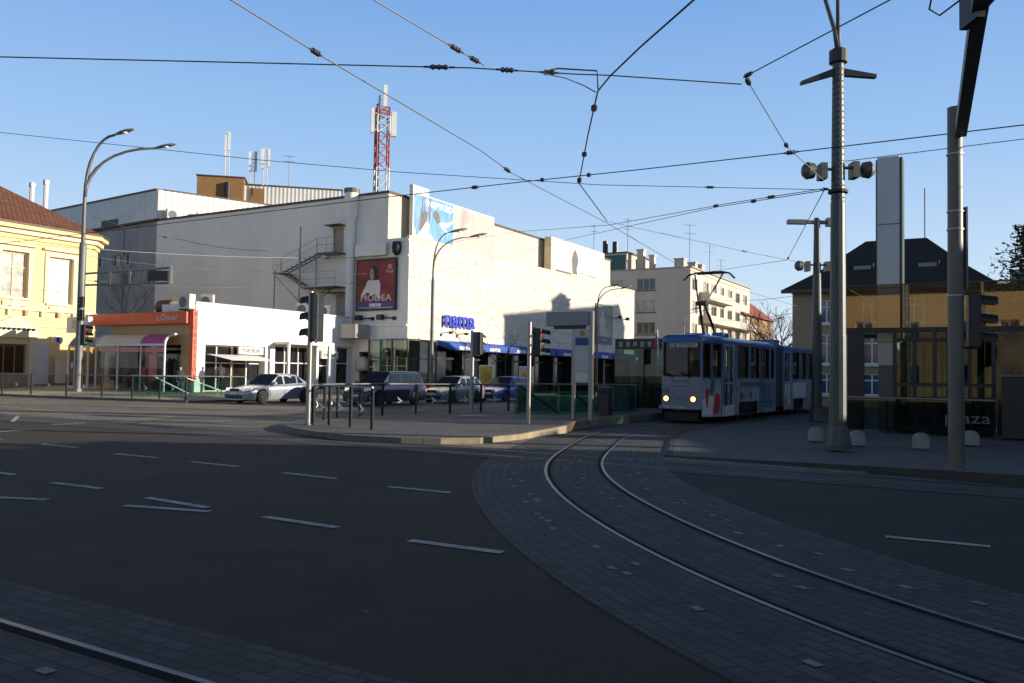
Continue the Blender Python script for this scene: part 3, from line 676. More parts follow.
m = MB(); m.quad((.15, -.006, .75), (3.95, -.006, .75), (3.95, -.006, 3.85), (.15, -.006, 3.85)); m.build('picture', 'poster_statue', sp)
m = MB(); m.quad((.15, -.007, .1), (3.95, -.007, .1), (3.95, -.007, .75), (.15, -.007, .75)); m.build('caption_band', 'poster_purple', sp)
flaty([(1.0, .8), (1.05, 1.8), (.8, 2.3), (1.2, 2.8), (1.4, 3.3), (1.8, 3.4), (2.0, 2.9), (2.3, 2.4), (2.2, 1.6), (3.2, 1.2), (3.3, .8)], -.010, 'poster_pale', 'printed_figure', sp)
text('lettering', 'nama', .35, 'poster_white', sp, (2.0, -.012, .42), FACE_Y, .003, 1.1)

# ------------------------------------------------------------------ low shops
SB = (-17.9, 46.9)
ws = placed('white_shop', 'low white shop with a blank parapet above its glazed front', 'shop', 0, 0, 0, None, SB)
H = 5.35
m = MB(); holes = [(.7, 5.2, .3, 3.05), (6.0, 9.6, .3, 3.2), (9.9, 11.2, .3, 3.0), (11.6, 13.2, .3, 3.3)]
m.wall(fy, 14.6, -.2, H, holes, .5); m.quad((14.6, 0, -.2), (14.6, 3, -.2), (14.6, 3, H), (14.6, 0, H)); m.quad((0, 0, -.2), (0, .29, -.2), (0, .29, H), (0, 0, H)); m.quad((0, .29, 4.92), (0, 3, 4.92), (0, 3, H), (0, .29, H)); m.quad((3.02, 3, -.2), (14.6, 3, -.2), (14.6, 3, H), (3.02, 3, H)); m.quad((0, 3, 4.92), (3.02, 3, 4.92), (3.02, 3, H), (0, 3, H))
m.build('wall', 'white', ws)
m = MB(); m.quad((0, 0, H-.05), (14.6, 0, H-.05), (14.6, 3, H-.05), (0, 3, H-.05)); m.build('roof', 'coping', ws)
m = MB(); m.box(-.05, -.06, H, 14.65, .2, H+.1); m.build('coping', 'offwhite', ws)
for a, b, c, d in holes[:2]+holes[2:]:
    n = max(1, round((b-a)/1.1)); window(ws, fy, a, b, c, d, .45, 'white_metal', 'shopdark', (n,), (.62,), .09, name='shop_window')
m = MB(); m.box(5.9, -1.3, 3.25, 9.8, -.003, 3.4); m.build('entrance_canopy', 'offwhite', ws)
for x in (6.0, 9.6):
    m = MB(); m.box(x-.07, -1.25, .1, x+.07, -1.1, 3.25); m.build('canopy_post', 'white_metal', ws)
m = MB(); m.box(3.0, -.16, 2.55, 4.9, -.01, 3.0); sgn = m.build('shop_sign', 'poster_white', ws); text('lettering', 'NERA', .34, 'board', sgn, (3.95, -.166, 2.77), FACE_Y, .004, 1.4, .01)
m = MB(); m.box(10.0, -.16, 2.45, 11.6, -.01, 2.95); sgn = m.build('shop_sign', 'poster_white', ws); text('lettering', 'NERA', .34, 'board', sgn, (10.8, -.166, 2.7), FACE_Y, .004, 1.2, .01)
m = MB(); m.quad((.8, -.01, 2.5), (4.6, -.01, 2.5), (4.9, -1.3, 2.15), (1.6, -1.3, 2.15)); m.build('awning', 'poster_white', ws)
m = MB(); m.lathe([(.55, .0), (.6, .3), (.45, .8), (.1, 1.0)], (13.6, -.7, 1.7), 10); m.build('awning', 'canopy', ws, smooth=True)
vs = thing('vertical_sign', 'narrow orange upright sign with dark letters on the white shop corner', 'sign', W(SB, -.05, -.32, 0), GU)
m = MB(); m.box(-.38, 0, .9, -.08, .3, 4.95); m.build('panel', 'orange', vs)
for i, ch in enumerate('BIOBETIJOS'): text('lettering', ch, .34, 'black', vs, (-.23, -.006, 4.7-i*.39), FACE_Y, .004, None, .01)

OB = (-17.9, 46.9)
os_ = thing('orange_shop', 'low tan shop with an orange fascia and a canopied glass front', 'shop', (OB[0], OB[1], 0), GU)
m = MB(); holes = [(1.2, 7.3, .3, 3.0)]
m.wall(fx, 7.7, -.2, 4.9, holes, .9, x0=.3); m.quad((0, 7.7, -.2), (3.0, 7.7, -.2), (3.0, 7.7, 4.9), (0, 7.7, 4.9)); m.quad((3.0, .3, -.2), (3.0, 7.7, -.2), (3.0, 7.7, 4.9), (3.0, .3, 4.9)); m.build('wall', 'tan', os_)
m = MB(); m.box(-.3, .45, 4.2, -.003, 9.6, 4.9); fa = m.build('fascia', 'orange', os_, bevel=.02)
text('lettering', 's.Oliver', .52, 'poster_white', fa, (-.31, 2.1, 4.55), FACE_X, .006, 1.9)
m = MB(); m.quad((-.3, .3, 4.9), (-.3, 7.7, 4.9), (3.0, 7.7, 4.9), (3.0, .3, 4.9)); m.build('roof', 'coping', os_)
# barrel canopy with glazed bay
def arc(x0, z0, x1, z1, n=6): return [(x1+(x0-x1)*math.cos(math.pi/2*k/n), z0+(z1-z0)*math.sin(math.pi/2*k/n)) for k in range(n+1)]
ca = arc(-1.15, 3.0, -.3, 3.6)
m = MB()
for i in range(len(ca)-1):
    (a, za), (b, zb) = ca[i], ca[i+1]
    m.quad((a, 1.1, za), (a, 3.3, za), (b, 3.3, zb), (b, 1.1, zb), 1); m.quad((a, 3.3, za), (a, 7.4, za), (b, 7.4, zb), (b, 3.3, zb), 0)
m.build('canopy', ['canopy', 'magenta'], os_)
m = MB()
for y in (1.1, 7.4): m.tube([(a, y, z) for a, z in ca], .07, 6); m.tube([(-1.15, y, .3), (-1.15, y, 3.0)], .06, 6)
for y in (3.2, 5.3): m.tube([(-1.15, y, .3), (-1.15, y, 3.0)], .055, 6)
m.box(-1.2, 1.1, 2.9, -1.1, 7.4, 3.02); m.build('bay_frame', 'white_metal', os_)
m = MB(); m.quad((-1.14, 1.15, .35), (-1.14, 7.35, .35), (-1.14, 7.35, 2.9), (-1.14, 1.15, 2.9)); m.build('bay_glass', 'glass', os_)
m = MB(); m.quad((.92, 1.2, .3), (.92, 7.3, .3), (.92, 7.3, 3.0), (.92, 1.2, 3.0)); m.build('shop_interior', 'shopdark', os_)
gr_ = random.Random(11)
for i in range(13):
    y = 1.5+.45*i+gr_.uniform(-.1, .1); x = gr_.uniform(-.9, .5); h = gr_.uniform(.7, 1.35); zt_ = gr_.uniform(1.7, 2.35)
    m = MB(); m.lathe([(.03, zt_+.12), (.09, zt_+.05), (.17, zt_-.08), (.13, zt_-h*.5), (.17, zt_-h)], (x, y, 0), 8); m.build('display_garment', 'clothes1' if gr_.random() < .45 else 'clothes2', os_, smooth=True)
m = MB(); m.quad((-1.12, 1.3, 2.55), (-1.12, 7.2, 2.55), (-1.12, 7.2, 2.8), (-1.12, 1.3, 2.8)); m.build('window_banner', 'redpaint', os_)
for y0, y1 in ((1.8, 2.5),):
    m = MB(); m.quad((-1.115, y0, .9), (-1.115, y1, .9), (-1.115, y1, 2.4), (-1.115, y0, 2.4)); m.build('window_poster', 'redpaint', os_)
# white arched porch at the left of the orange shop
vp = thing('glazed_porch', 'small white arched glass porch between the yellow house and orange shop', 'porch', W(OB, -1.2, 8.1, .35), GU)
m = MB(); pr = [(0, 0), (0, 2.6)]+[(-.1+1.2*(1-math.cos(math.pi*k/8))-.0, 2.6+.75*math.sin(math.pi*k/8)) for k in range(9)]
for y in (0, 2.0): m.tube([(0, y, 0), (0, y, 2.55)], .07, 6)
m.tube([(0, 2.0*(k/8), 2.55+.6*math.sin(math.pi*k/8)) for k in range(9)], .07, 6); m.tube([(0, 0, 2.5), (0, 2, 2.5)], .05, 6); m.tube([(0, 1.35, 0), (0, 1.35, 2.5)], .05, 6); m.tube([(0, 0, .06), (0, 2, .06)], .06, 6)
for y in (0, 2.0): m.tube([(1.15, y, 0), (1.15, y, 2.55)], .06, 6); m.tube([(0, y, 2.55), (1.15, y, 2.55)], .05, 6)
m.build('frame', 'white_metal', vp)
m = MB()
for k in range(8):
    a, b = k/8, (k+1)/8; m.quad((0, 2*a, 2.55+.6*math.sin(math.pi*a)), (0, 2*b, 2.55+.6*math.sin(math.pi*b)), (1.15, 2*b, 2.55+.6*math.sin(math.pi*b)), (1.15, 2*a, 2.55+.6*math.sin(math.pi*a)))
m.build('arched_roof', 'white_metal', vp)
m = MB(); m.quad((.01, .05, .1), (.01, 1.95, .1), (.01, 1.95, 2.5), (.01, .05, 2.5)); m.quad((.05, .02, .1), (1.1, .02, .1), (1.1, .02, 2.5), (.05, .02, 2.5)); m.build('glass', 'glass_dark', vp)
m = MB(); m.quad((-.012, 1.5, 1.2), (-.012, 1.75, 1.2), (-.012, 1.75, 1.55), (-.012, 1.5, 1.55)); m.build('paper_notice', 'paper', vp)
pb = thing('projecting_sign', 'white boxed shop sign with red print above the arched porch', 'sign', W(OB, -1.2, 8.0, 3.72), GU)
m = MB(); m.box(-.15, 0, 0, .15, 2.2, .95); m.build('panel', 'poster_white', pb, bevel=.02)
for k in range(3):
    m = MB(); m.box(-.16, .3+.5*k, .25+.1*(k % 2), -.152, .62+.5*k, .62+.08*k); m.build('printed_mark', 'poster_pale', pb)

# air conditioners on the shop roofs
def aircon(loc, rz, label, s=1.0):
    t = thing('air_conditioner', label, 'air conditioner', loc, rz, 'air conditioners on the shop and hall roofs')
    m = MB(); m.box(-.45*s, -.2*s, .06, .45*s, .2*s, .8*s+.06); m.build('casing', 'offwhite', t, bevel=.02)
    m = MB(); m.lathe([(.3*s, -.012), (.3*s, .0), (.02, .0)], (-.08*s, -.2*s, .42*s), 18, 'y'); m.build('fan_grille', 'board', t)
    m = MB(); m.box(-.38*s, -.22*s, 0, -.3*s, .22*s, .06); m.box(.3*s, -.22*s, 0, .38*s, .22*s, .06); m.build('foot', 'iron', t)
    return t
aircon(W(SB, -.25, .5, 4.95), GU-R(90), 'big air conditioner on the corner of the white shop roof', 1.05)
aircon(W(SB, 1.5, .9, 5.3), GU-R(60), 'air conditioner just right of the corner one on the white shop', .8)
aircon(W(SB, 9.2, .8, 5.32), GU-R(60), 'left of the pair of air conditioners on the white parapet', .95)
aircon(W(SB, 11.2, .8, 5.32), GU-R(60), 'right of the pair of air conditioners on the white parapet', .95)
du = thing('roof_duct', 'rusty drum shaped duct on the roof of the orange shop', 'duct', W(OB, 1.2, 4.2, 4.92), GU)
m = MB(); m.lathe([(.36, -.75), (.42, -.7), (.42, .5), (.34, .7)], (0, 0, .42), 14, 'y'); m.build('drum', 'coping', du)
m = MB(); m.box(-.3, -.6, 0, .3, .5, .1); m.build('foot', 'iron', du)

# ------------------------------------------------------------------ yellow corner house
YL = 9.2
yh = thing('yellow_house', 'yellow two storey corner house with cream window trim and tiled roof', 'house', W((-28, 57), -YL, 0, 0), GU)
c = 1.1
def yx(t): return YL-t
m = MB(); holes = [(yx(7.0), yx(5.35), 5.9, 8.8), (yx(4.05), yx(2.4), 5.72, 8.75), (yx(7.2), yx(5.2), .5, 3.0)]
m.wall(fy, YL-c, -.2, 10.0, holes, .32); m.quad((YL-c, 0, -.2), (YL, c, -.2), (YL, c, 10), (YL-c, 0, 10)); m.quad((YL, c, -.2), (YL, 12, -.2), (YL, 12, 10), (YL, c, 10)); m.quad((0, 0, -.2), (0, 12, -.2), (0, 12, 10), (0, 0, 10)); m.quad((0, 12, -.2), (YL, 12, -.2), (YL, 12, 10), (0, 12, 10))
m.build('wall', 'yellow', yh)
def ring(pts, o): return [(pts[0][0]-o, pts[0][1]-o), (pts[1][0]+o*.4, pts[1][1]-o), (pts[2][0]+o, pts[2][1]-o*.4), (pts[3][0]+o, pts[3][1]+o), (pts[4][0]-o, pts[4][1]+o)]
base = [(0, 0), (YL-c, 0), (YL, c), (YL, 12), (0, 12)]
def band(z0, z1, o, mt, nm): m = MB(); m.prism(ring(base, o), z0, z1); return m.build(nm, mt, yh)
MB.recalc = True
band(9.62, 9.9, .12, 'yellow', 'cornice'); band(9.902, 10.2, .34, 'cream', 'cornice'); band(10.202, 10.45, .62, 'yellow', 'cornice'); band(10.452, 10.56, .7, 'coping', 'gutter')
def hband(z0, z1, o, mt, nm):
    m = MB(); r = [(0, -o), (YL-c, -o), (YL+o, c), (YL+o, 12), (YL+.002, 12), (YL+.002, c), (YL-c, -.002), (0, -.002)]; m.prism(r, z0, z1); return m.build(nm, mt, yh)
hband(5.15, 5.33, .16, 'cream', 'string_course'); hband(4.15, 4.25, .06, 'cream', 'string_course'); hband(-.2, 1.15, .08, 'pinkstone', 'plinth')
m = MB()
rb = ring(base, .68); top = [(YL*.35, 6)]; pk = (3.4, 6, 14.6)
pts = [(x, y, 10.56) for x, y in rb]; n = len(pts); pts += [(-.6, 6, 14.2), (4.2, 6, 14.2)]
m.add(pts, [(0, 1, 6, 5), (1, 2, 6), (2, 3, 6), (3, 4, 5, 6), (4, 0, 5)]); rf = m.build('roof', 'tile', yh)
m = MB()
for x, y in ((8.8, 8.8), (8.8, 7.0)): m = MB(); m.tube([(x, y, 10.6), (x, y, 14.9)], .16, 8); m.lathe([(.22, 14.9), (.22, 15.2), (.05, 15.3)], (x, y, 0), 8); m.build('chimney', 'poster_white', rf)
for i, (a, b, z0, z1) in enumerate(holes[:2]):
    window(yh, fy, a, b, z0, z1, .28, 'cream', 'pane_light', (1,) if i else (2,), () if i else (.66,), .1, 'cream')
    m = MB(); f = .26
    m.box(a-f, -.09, z0, a-.002, -.003, z1+.002); m.box(b+.002, -.09, z0, b+f, -.003, z1+.002); m.box(a-f, -.09, z1+.004, b+f, -.003, z1+f); m.box(a-f-.15, -.24, z1+f+.12, b+f+.15, -.003, z1+f+.27)
    m.box(a+.1, -.12, z0-.5, b-.1, -.003, z0-.2); m.lathe([(.28, -.15), (.32, -.06), (.3, 0)], ((a+b)/2, -.003, z0-.42), 10, 'y'); m.build('window_surround', 'cream', yh)
if True:
    a, b, z0, z1 = holes[1]; m = MB(); m.quad((a+.1, .27, z0+.1), (b-.1, .27, z0+.1), (b-.1, .27, z1-.1), (a+.1, .27, z1-.1)); bl = m.build('window_banner', 'poster_white', yh)
    for k in range(7):
        m = MB(); m.box(a+.55+.08*(k % 2), .26, z0+.4+.32*k, b-.6, .268, z0+.58+.32*k); m.build('printed_mark', 'poster_pale', bl)
for k in range(8):
    m = MB(); m.box(.5+1.05*k, -.2, 4.82, .68+1.05*k, -.003, 5.14); m.build('bracket', 'pinkstone' if k % 2 else 'cream', yh)
m = MB(); a, b, z0, z1 = holes[2]
m.box(a-.35, -.16, .3, a-.05, -.003, 3.4); m.box(b+.05, -.16, .3, b+.35, -.003, 3.4); m.box(a-.5, -.2, 3.4, b+.5, -.003, 4.0)
m.add([(a-.6, -.3, 4.0), (b+.6, -.3, 4.0), ((a+b)/2, -.3, 4.75), (a-.6, -.003, 4.0), (b+.6, -.003, 4.0), ((a+b)/2, -.003, 4.75)], [(0, 1, 2), (5, 4, 3), (0, 2, 5, 3), (1, 4, 5, 2), (0, 3, 4, 1)]); m.build('door_pediment', 'cream', yh)
dr = window(yh, fy, a, b, z0, z1, .3, 'wood', 'shopdark', (3,), (), .09, None, 'door')
m = MB()
for k in range(9): m.lathe([(.02, -.1), (.1, -.05), (.12, .02), (.02, .1)], (a-.2+k*.3, -.25, 3.95), 7)
m.build('garland', 'needle', yh)
m = MB(); m.box(yx(4.9), -.12, .5, yx(3.9), -.003, 3.25); m.build('door_panel', 'poster_white', yh)
m = MB(); m.lathe([(.32, -.06), (.34, 0), (.32, .06)], (yx(3.55), -.45, 3.35), 16, 'y'); m.tube([(yx(3.55), -.45, 3.35), (yx(3.55), -.003, 3.35)], .03, 5); sgr = m.build('round_sign', 'poster_white', yh)
m = MB(); m.box(yx(3.66), -.525, 3.2, yx(3.46), -.515, 3.5); m.build('printed_mark', 'poster_purple', sgr)
bx = thing('utility_cabinet', 'pale utility cabinet standing against the yellow house front', 'cabinet', W((-28, 57), -3.6, -.8, .55), GU)
m = MB(); m.box(0, 0, 0, 1.15, .5, 1.65); m.build('casing', 'canopy', bx, bevel=.03); m = MB(); m.box(-.04, -.04, 1.652, 1.19, .54, 1.74); m.build('lid', 'offwhite', bx)
for k in (0, 1):
    m = MB(); m.box(.05+.54*k, -.014, .12, .56+.54*k, -.002, 1.55); m.build('door', 'canopy', bx)

# ------------------------------------------------------------------ grey hall behind, with roof huts
gh = thing('grey_hall', 'tall grey concrete hall with white ribbed parapet behind the low shops', 'hall', (-29.9, 69.5, 0), 0)
A0, A1, A2, A3 = Vector((0, 0, 0)), Vector((-14.8, 10.5, 0)), Vector((12, 9.3, 0)), Vector((-4, 22, 0))
def pface(p, q): 
    d = (q-p).normalized(); nrm = Vector((-d.y, d.x, 0))
    return lambda u, w, dd: tuple(p+d*u+nrm*dd+Vector((0, 0, w)))
fl = pface(A1, A0); L1 = (A1-A0).length
m = MB(); m.wall(fl, L1, -.2, 14.2, [(6.6, 9.4, 10.6, 11.6), (11.0, 14.0, 10.6, 11.6)], .2)
L2 = (A2-A0).length; fr = pface(A0, A2); m.wall(fr, L2, -.2, 14.2, []); m.wall(pface(A2, A3), (A3-A2).length, -.2, 16.6, []); m.wall(pface(A3, A1), (A3-A1).length, -.2, 16.6, []); m.build('wall', 'concrete', gh)
m = MB()
for u in (3.0, 8.0, 12.6): m.add([fl(u, -.2, -.1), fl(u+.3, -.2, -.1), fl(u+.3, 14.2, -.1), fl(u, 14.2, -.1), fl(u, -.2, 0), fl(u+.3, -.2, 0), fl(u+.3, 14.2, 0), fl(u, 14.2, 0)], [(0, 1, 2, 3), (0, 4, 5, 1), (1, 5, 6, 2), (2, 6, 7, 3), (3, 7, 4, 0)])
m.build('pilaster', 'apt_dark', gh)
for a, b in ((6.6, 9.4), (11.0, 14.0)): window(gh, fl, a, b, 10.6, 11.6, .18, 'offwhite', 'pane', (3,), (), .06)
m = MB()
def slabw(f, u0, u1, z0, z1, d0, d1): m.add([f(u0, z0, d0), f(u1, z0, d0), f(u1, z1, d0), f(u0, z1, d0), f(u0, z0, d1), f(u1, z0, d1), f(u1, z1, d1), f(u0, z1, d1)], [(0, 1, 2, 3), (7, 6, 5, 4), (0, 4, 5, 1), (1, 5, 6, 2), (2, 6, 7, 3), (3, 7, 4, 0)])
slabw(fl, 0, L1, 14.2, 16.6, -.25, .1); slabw(fr, -.2, L2, 14.2, 16.6, -.25, .1); m.build('ribbed_parapet', 'ribbed', gh)
m = MB(); slabw(fl, 0, L1, 16.6, 16.75, -.32, .15); slabw(fr, 0.2, L2, 16.6, 16.72, -.3, .12); slabw(fl, 9.5, 12.2, 14.2, 14.75, -.3, -.26); slabw(fl, 3.8, 5.4, 14.2, 14.6, -.3, -.26); slabw(fl, 0, L1, 14.05, 14.2, -.3, -.02); m.build('parapet_edge', 'coping', gh)
m = MB(); m.poly([tuple(p+Vector((0, 0, 16.55))) for p in (A1, A0, A2, A3)]); m.build('roof', 'coping', gh)
for i, u in enumerate((.9, 3.4, 5.8)):
    p = Vector(fr(u, 14.2, -.75)); aircon((p.x-29.9, p.y+69.5, 14.05), math.atan2(9.3, 12), ['leftmost of three air conditioners under the ribbed white parapet', 'middle of three air conditioners under the ribbed white parapet', 'rightmost of three air conditioners under the ribbed white parapet'][i], 1.15)
rh = thing('roof_hut', 'brown roof hut with a white ribbed wing on top of the hall', 'hut', (-32.4, 84, 16.5), R(12))
m = MB(); m.box(0, 0, 0, 4.6, 7, 4.85); m.build('brown_block', 'brickbrown', rh, bevel=.03)
m = MB(); m.box(4.602, .6, 0, 14.5, 8, 4.3); m.build('ribbed_wing', 'ribbed', rh)
m = MB(); m.box(5.2, .45, 2.2, 6.6, .595, 4.0); m.build('door_recess', 'brickbrown', rh)
m = MB(); m.box(4.6, .5, 4.302, 14.6, 8.1, 4.42); m.box(-.1, -.1, 4.852, 4.7, 7.1, 4.97); m.build('roof_edge', 'coping', rh)
m = MB(); m.tube([(3.0, -.12, .2), (3.0, -.12, 4.3)], .28, 8); m.build('flue', 'iron', rh)

def mast(loc, h, wd, label, panels, red=False):
    t = thing('antenna_mast', label, 'antenna mast', loc, R(20), 'antenna masts on the roofs')
    secs = [(0, h*.3, 'mastwhite'), (h*.3, h*.62, 'mastred'), (h*.62, h*.78, 'mastwhite'), (h*.78, h*.86, 'mastred')] if red else [(0, h, 'mastwhite')]
    for z0, z1, mt in secs:
        m = MB(); n = max(2, round((z1-z0)/(wd*1.0)))
        for sx in (-1, 1):
            for sy in (-1, 1): m.tube([(sx*wd/2, sy*wd/2, z0), (sx*wd/2, sy*wd/2, z1)], .06 if red else .03, 5)
        for k in range(n):
            a, b = z0+(z1-z0)*k/n, z0+(z1-z0)*(k+1)/n
            for (x0, y0), (x1, y1) in (((-1, -1), (1, -1)), ((1, -1), (1, 1)), ((1, 1), (-1, 1)), ((-1, 1), (-1, -1))):
                m.tube([(x0*wd/2, y0*wd/2, a), (x1*wd/2, y1*wd/2, b)], .042 if red else .02, 4); m.tube([(x0*wd/2, y0*wd/2, b), (x1*wd/2, y1*wd/2, b)], .024 if red else .018, 4)
        m.build('lattice', mt, t)
    for dx, dy, z0, z1, wpx in panels:
        m = MB(); m.box(dx-wpx/2, dy-.1, z0, dx+wpx/2, dy+.1, z1); m.tube([(dx, dy, z0+.3), (dx*.4, dy*.4, z0+.3)], .03, 4); m.tube([(dx, dy, z1-.3), (dx*.4, dy*.4, z1-.3)], .03, 4); m.build('aerial_panel', 'mastwhite', t)
    if red:
        m = MB(); m.tube([(-.3, .15, 0), (-.3, .15, h*.9)], .13, 6); m.build('cable_run', 'black', t)
    return t
mp = W((-7.08, 56), 2.1, 4.3, 14.0)
mast(tuple(mp), 8.0, .9, 'tall red and white lattice antenna mast on the store roof', [(-.75, -.3, 4.9, 6.7, .3), (.75, -.3, 4.8, 6.6, .34), (.95, .1, 4.9, 6.7, .2), (.1, -.3, 6.7, 8.5, .3), (-.25, 0, 6.4, 7.8, .12)], True)
mast((-29.9, 85.5, 21.3), 5.0, .4, 'single slim antenna mast on the brown roof hut', [(.15, -.3, 3.0, 4.9, .28), (-.2, -.3, 2.3, 4.6, .2)])
mast((-27.4, 86, 20.8), 3.6, .4, 'left of the two short antenna masts on the white roof wing', [(-.3, -.3, 1.5, 3.5, .28), (.3, -.2, 1.5, 3.6, .24)])
mast((-26.1, 86, 20.8), 4.0, .4, 'right of the two short antenna masts on the white roof wing', [(-.3, -.3, 1.7, 3.8, .3), (.35, -.2, 2.0, 3.9, .28)])
def tv_aerial(loc, h, label, w=1.0):
    m = MB(); m.tube([(0, 0, 0), (0, 0, h)], .035, 5)
    for k, z in enumerate((h*.97, h*.8)):
        m.tube([(-w*.5, 0, z), (w*.5, 0, z)], .022, 4)
        for j in range(5): x = -w*.5+w*j/4; m.tube([(x, -.28, z), (x, .28, z)], .015, 4)
    o = m.build('television_aerial', 'galv', None, loc, (0, 0, R(rnd.uniform(0, 60)))); return tag(o, label, 'aerial', 'television aerials on the roofs')
tv_aerial((-23.3, 85, 20.6), 3.2, 'television aerial standing alone on the white ribbed roof wing')

# ------------------------------------------------------------------ apartment block and its neighbours
AB = (23.0, 107.2)
ab = thing('apartment_block', 'beige four storey apartment block with long balconies at street end', 'apartment block', (*AB, 0), GU)
AH = 15.8; FL = 29.5; SW = 11.5
fz = [(4.0, 5.6), (7.0, 8.6), (9.95, 11.55), (12.95, 14.5)]
fh = [(x, x+w, a, b) for a, b in fz for x, w in ((.7, 2.2), (5.4, 2.4), (9.0, 2.6), (13.2, 2.0), (17.0, 2.4), (21.2, 2.4), (25.4, 2.4))]
sh = [(4.8, 7.4, a, b) for a, b in ((4.2, 5.8), (7.15, 8.8), (10.1, 11.7), (13.05, 14.65))]+[(9.3, 11.0, a, b) for a, b in ((7.2, 8.7), (10.1, 11.6), (13.05, 14.5))]
m = MB(); m.wall(fy, FL, -.2, AH, fh, .28); m.wall(fx, SW, -.2, AH, sh, .28); m.quad((FL, 0, -.2), (FL, SW, -.2), (FL, SW, AH), (FL, 0, AH)); m.quad((0, SW, -.2), (FL, SW, -.2), (FL, SW, AH), (0, SW, AH)); m.build('wall', 'apt', ab)
m = MB(); m.quad((0, 0, AH-.3), (FL, 0, AH-.3), (FL, SW, AH-.3), (0, SW, AH-.3)); m.build('roof', 'coping', ab)
m = MB(); m.box(-.12, -.25, AH, FL+.1, .1, AH+.18); m.box(-.12, .102, AH, .1, SW, AH+.16); m.build('coping', 'apt_dark', ab)
for h in fh: window(ab, fy, *h, .24, 'offwhite', 'pane_light' if rnd.random() < .35 else 'pane', (3,), (), .09)
for h in sh: window(ab, fx, *h, .24, 'offwhite', 'pane_light' if rnd.random() < .4 else 'pane', (3,), (), .08, 'coping')
for z in (9.0, 12.1):
    m = MB(); x0, x1 = (3.9, 16.0) if z > 10 else (3.9, 29.4)
    m.box(x0, -1.35, z-.15, x1, -.003, z); m.box(x0, -1.35, z+.002, x1, -1.25, z+.85); m.box(x0, -1.248, z+.002, x0+.1, -.003, z+.85); m.box(x1-.1, -1.248, z+.002, x1, -.003, z+.85); m.build('balcony', 'apt', ab)
m = MB(); m.box(3.9, -1.3, 6.0, 29.4, -.003, 6.15); m.box(3.9, -1.3, 6.152, 29.4, -1.2, 6.9); m.build('balcony', 'apt_dark', ab)
for z in (9.3, 12.2, 6.2):
    m = MB(); m.box(-.9, 8.6, z, -.003, 11.2, z+.85); m.build('balcony', 'apt_dark', ab)
m = MB(); m.quad((-.01, .3, -.1), (-.01, 11, -.1), (-.01, 11, 3.0), (-.01, .3, 3.0)); m.quad((.5, -.01, -.1), (29, -.01, -.1), (29, -.01, 3.2), (.5, -.01, 3.2)); m.build('shop_window', 'shopdark', ab)
ph = MB(); ph.wall(fx, 20, AH-.2, 18.2, [(14.6, 16.2, 16.4, 17.6), (16.6, 18.2, 16.4, 17.6)], .15, x0=8.9); ph.quad((0, 8.9, AH-.2), (9, 8.9, AH-.2), (9, 8.9, 18.2), (0, 8.9, 18.2)); ph.quad((0, 8.9, 18.2), (9, 8.9, 18.2), (9, 20, 18.2), (0, 20, 18.2)); ph.quad((9, 8.9, AH-.2), (9, 20, AH-.2), (9, 20, 18.2), (9, 8.9, 18.2))
pt = ph.build('penthouse', 'apt', ab, loc=(.02, 0, 0))
for a in (14.6, 16.6): window(pt, fx, a, a+1.6, 16.4, 17.6, .12, 'offwhite', 'pane_light', (2,))
m = MB(); m.box(-.1, 8.7, 18.2, 9.2, 20.2, 18.4); m.build('roof_edge', 'coping', pt)
m = MB(); m.quad((-.03, 9.1, 15.95), (-.03, 13.9, 15.95), (-.03, 13.9, 18.0), (-.03, 9.1, 18.0)); m.build('green_cladding', 'green', pt)
for x, y, hh, s in ((1.2, 7.0, 3.0, .9), (1.6, 5.6, 2.2, .7), (2.0, 1.6, 1.6, 1.3), (5.0, 1.0, 1.4, 1.0), (8.5, 1.2, 1.5, 1.2), (3.5, 8.2, 2.0, .6)):
    m = MB(); m.box(x, y, AH-.4, x+s, y+s, AH+hh-.2); m.box(x-.1, y-.1, AH+hh-.198, x+s+.1, y+s+.1, AH+hh); m.build('chimney', 'apt', ab)
m = MB(); m.tube([(1, 12.5, 18.2), (1, 12.5, 20.2)], .38, 9); m.tube([(1, 11.0, 18.2), (1, 11.0, 20.0)], .42, 9); m.build('vent_cowl', 'black', ab)
def wa(base, x, y, z): return tuple(W(base, x, y, z))
tv_aerial(wa(AB, 1.0, 9.2, 15.6), 7.5, 'tallest aerial, a bare pole beside the penthouse chimneys', .9); tv_aerial(wa(AB, 1.5, 14.5, 18.2), 4.5, 'aerial pole standing behind the black roof cowls', .8)
tv_aerial(wa(AB, 3.2, 1.2, 15.6), 6.5, 'aerial above the front corner of the apartment roof', 1.6); tv_aerial(wa(AB, 13, 1.5, 15.6), 5., 'aerial halfway along the apartment street roof', 1.8)
rb_ = thing('brick_house', 'sunlit orange brick house with steep red roof past the apartment block', 'house', W(AB, 30.2, 0, 0), GU)
m = MB(); hb = [(2+3.2*k, 3.3+3.2*k, a, a+1.6) for a in (4.5, 7.8) for k in range(4)]
m.wall(fy, 15, -.2, 11.6, hb, .2); m.wall(fx, 10, -.2, 11.6, []); m.quad((15, 0, -.2), (15, 10, -.2), (15, 10, 11.6), (15, 0, 11.6)); m.quad((0, 10, -.2), (15, 10, -.2), (15, 10, 11.6), (0, 10, 11.6)); m.add([(0, 0, 11.6), (0, 10, 11.6), (0, 5, 15.6)], [(0, 1, 2)]); m.add([(15, 0, 11.6), (15, 10, 11.6), (15, 5, 15.6)], [(0, 1, 2)]); m.build('wall', 'brick_orange', rb_)
m = MB(); m.add([(-6, -.6, 11.4), (15.4, -.6, 11.4), (15.4, 5, 15.7), (-6, 5, 15.7), (15.4, 10.6, 11.4), (-6, 10.6, 11.4)], [(0, 1, 2, 3), (3, 2, 4, 5)]); m.build('roof', 'tile_red', rb_)
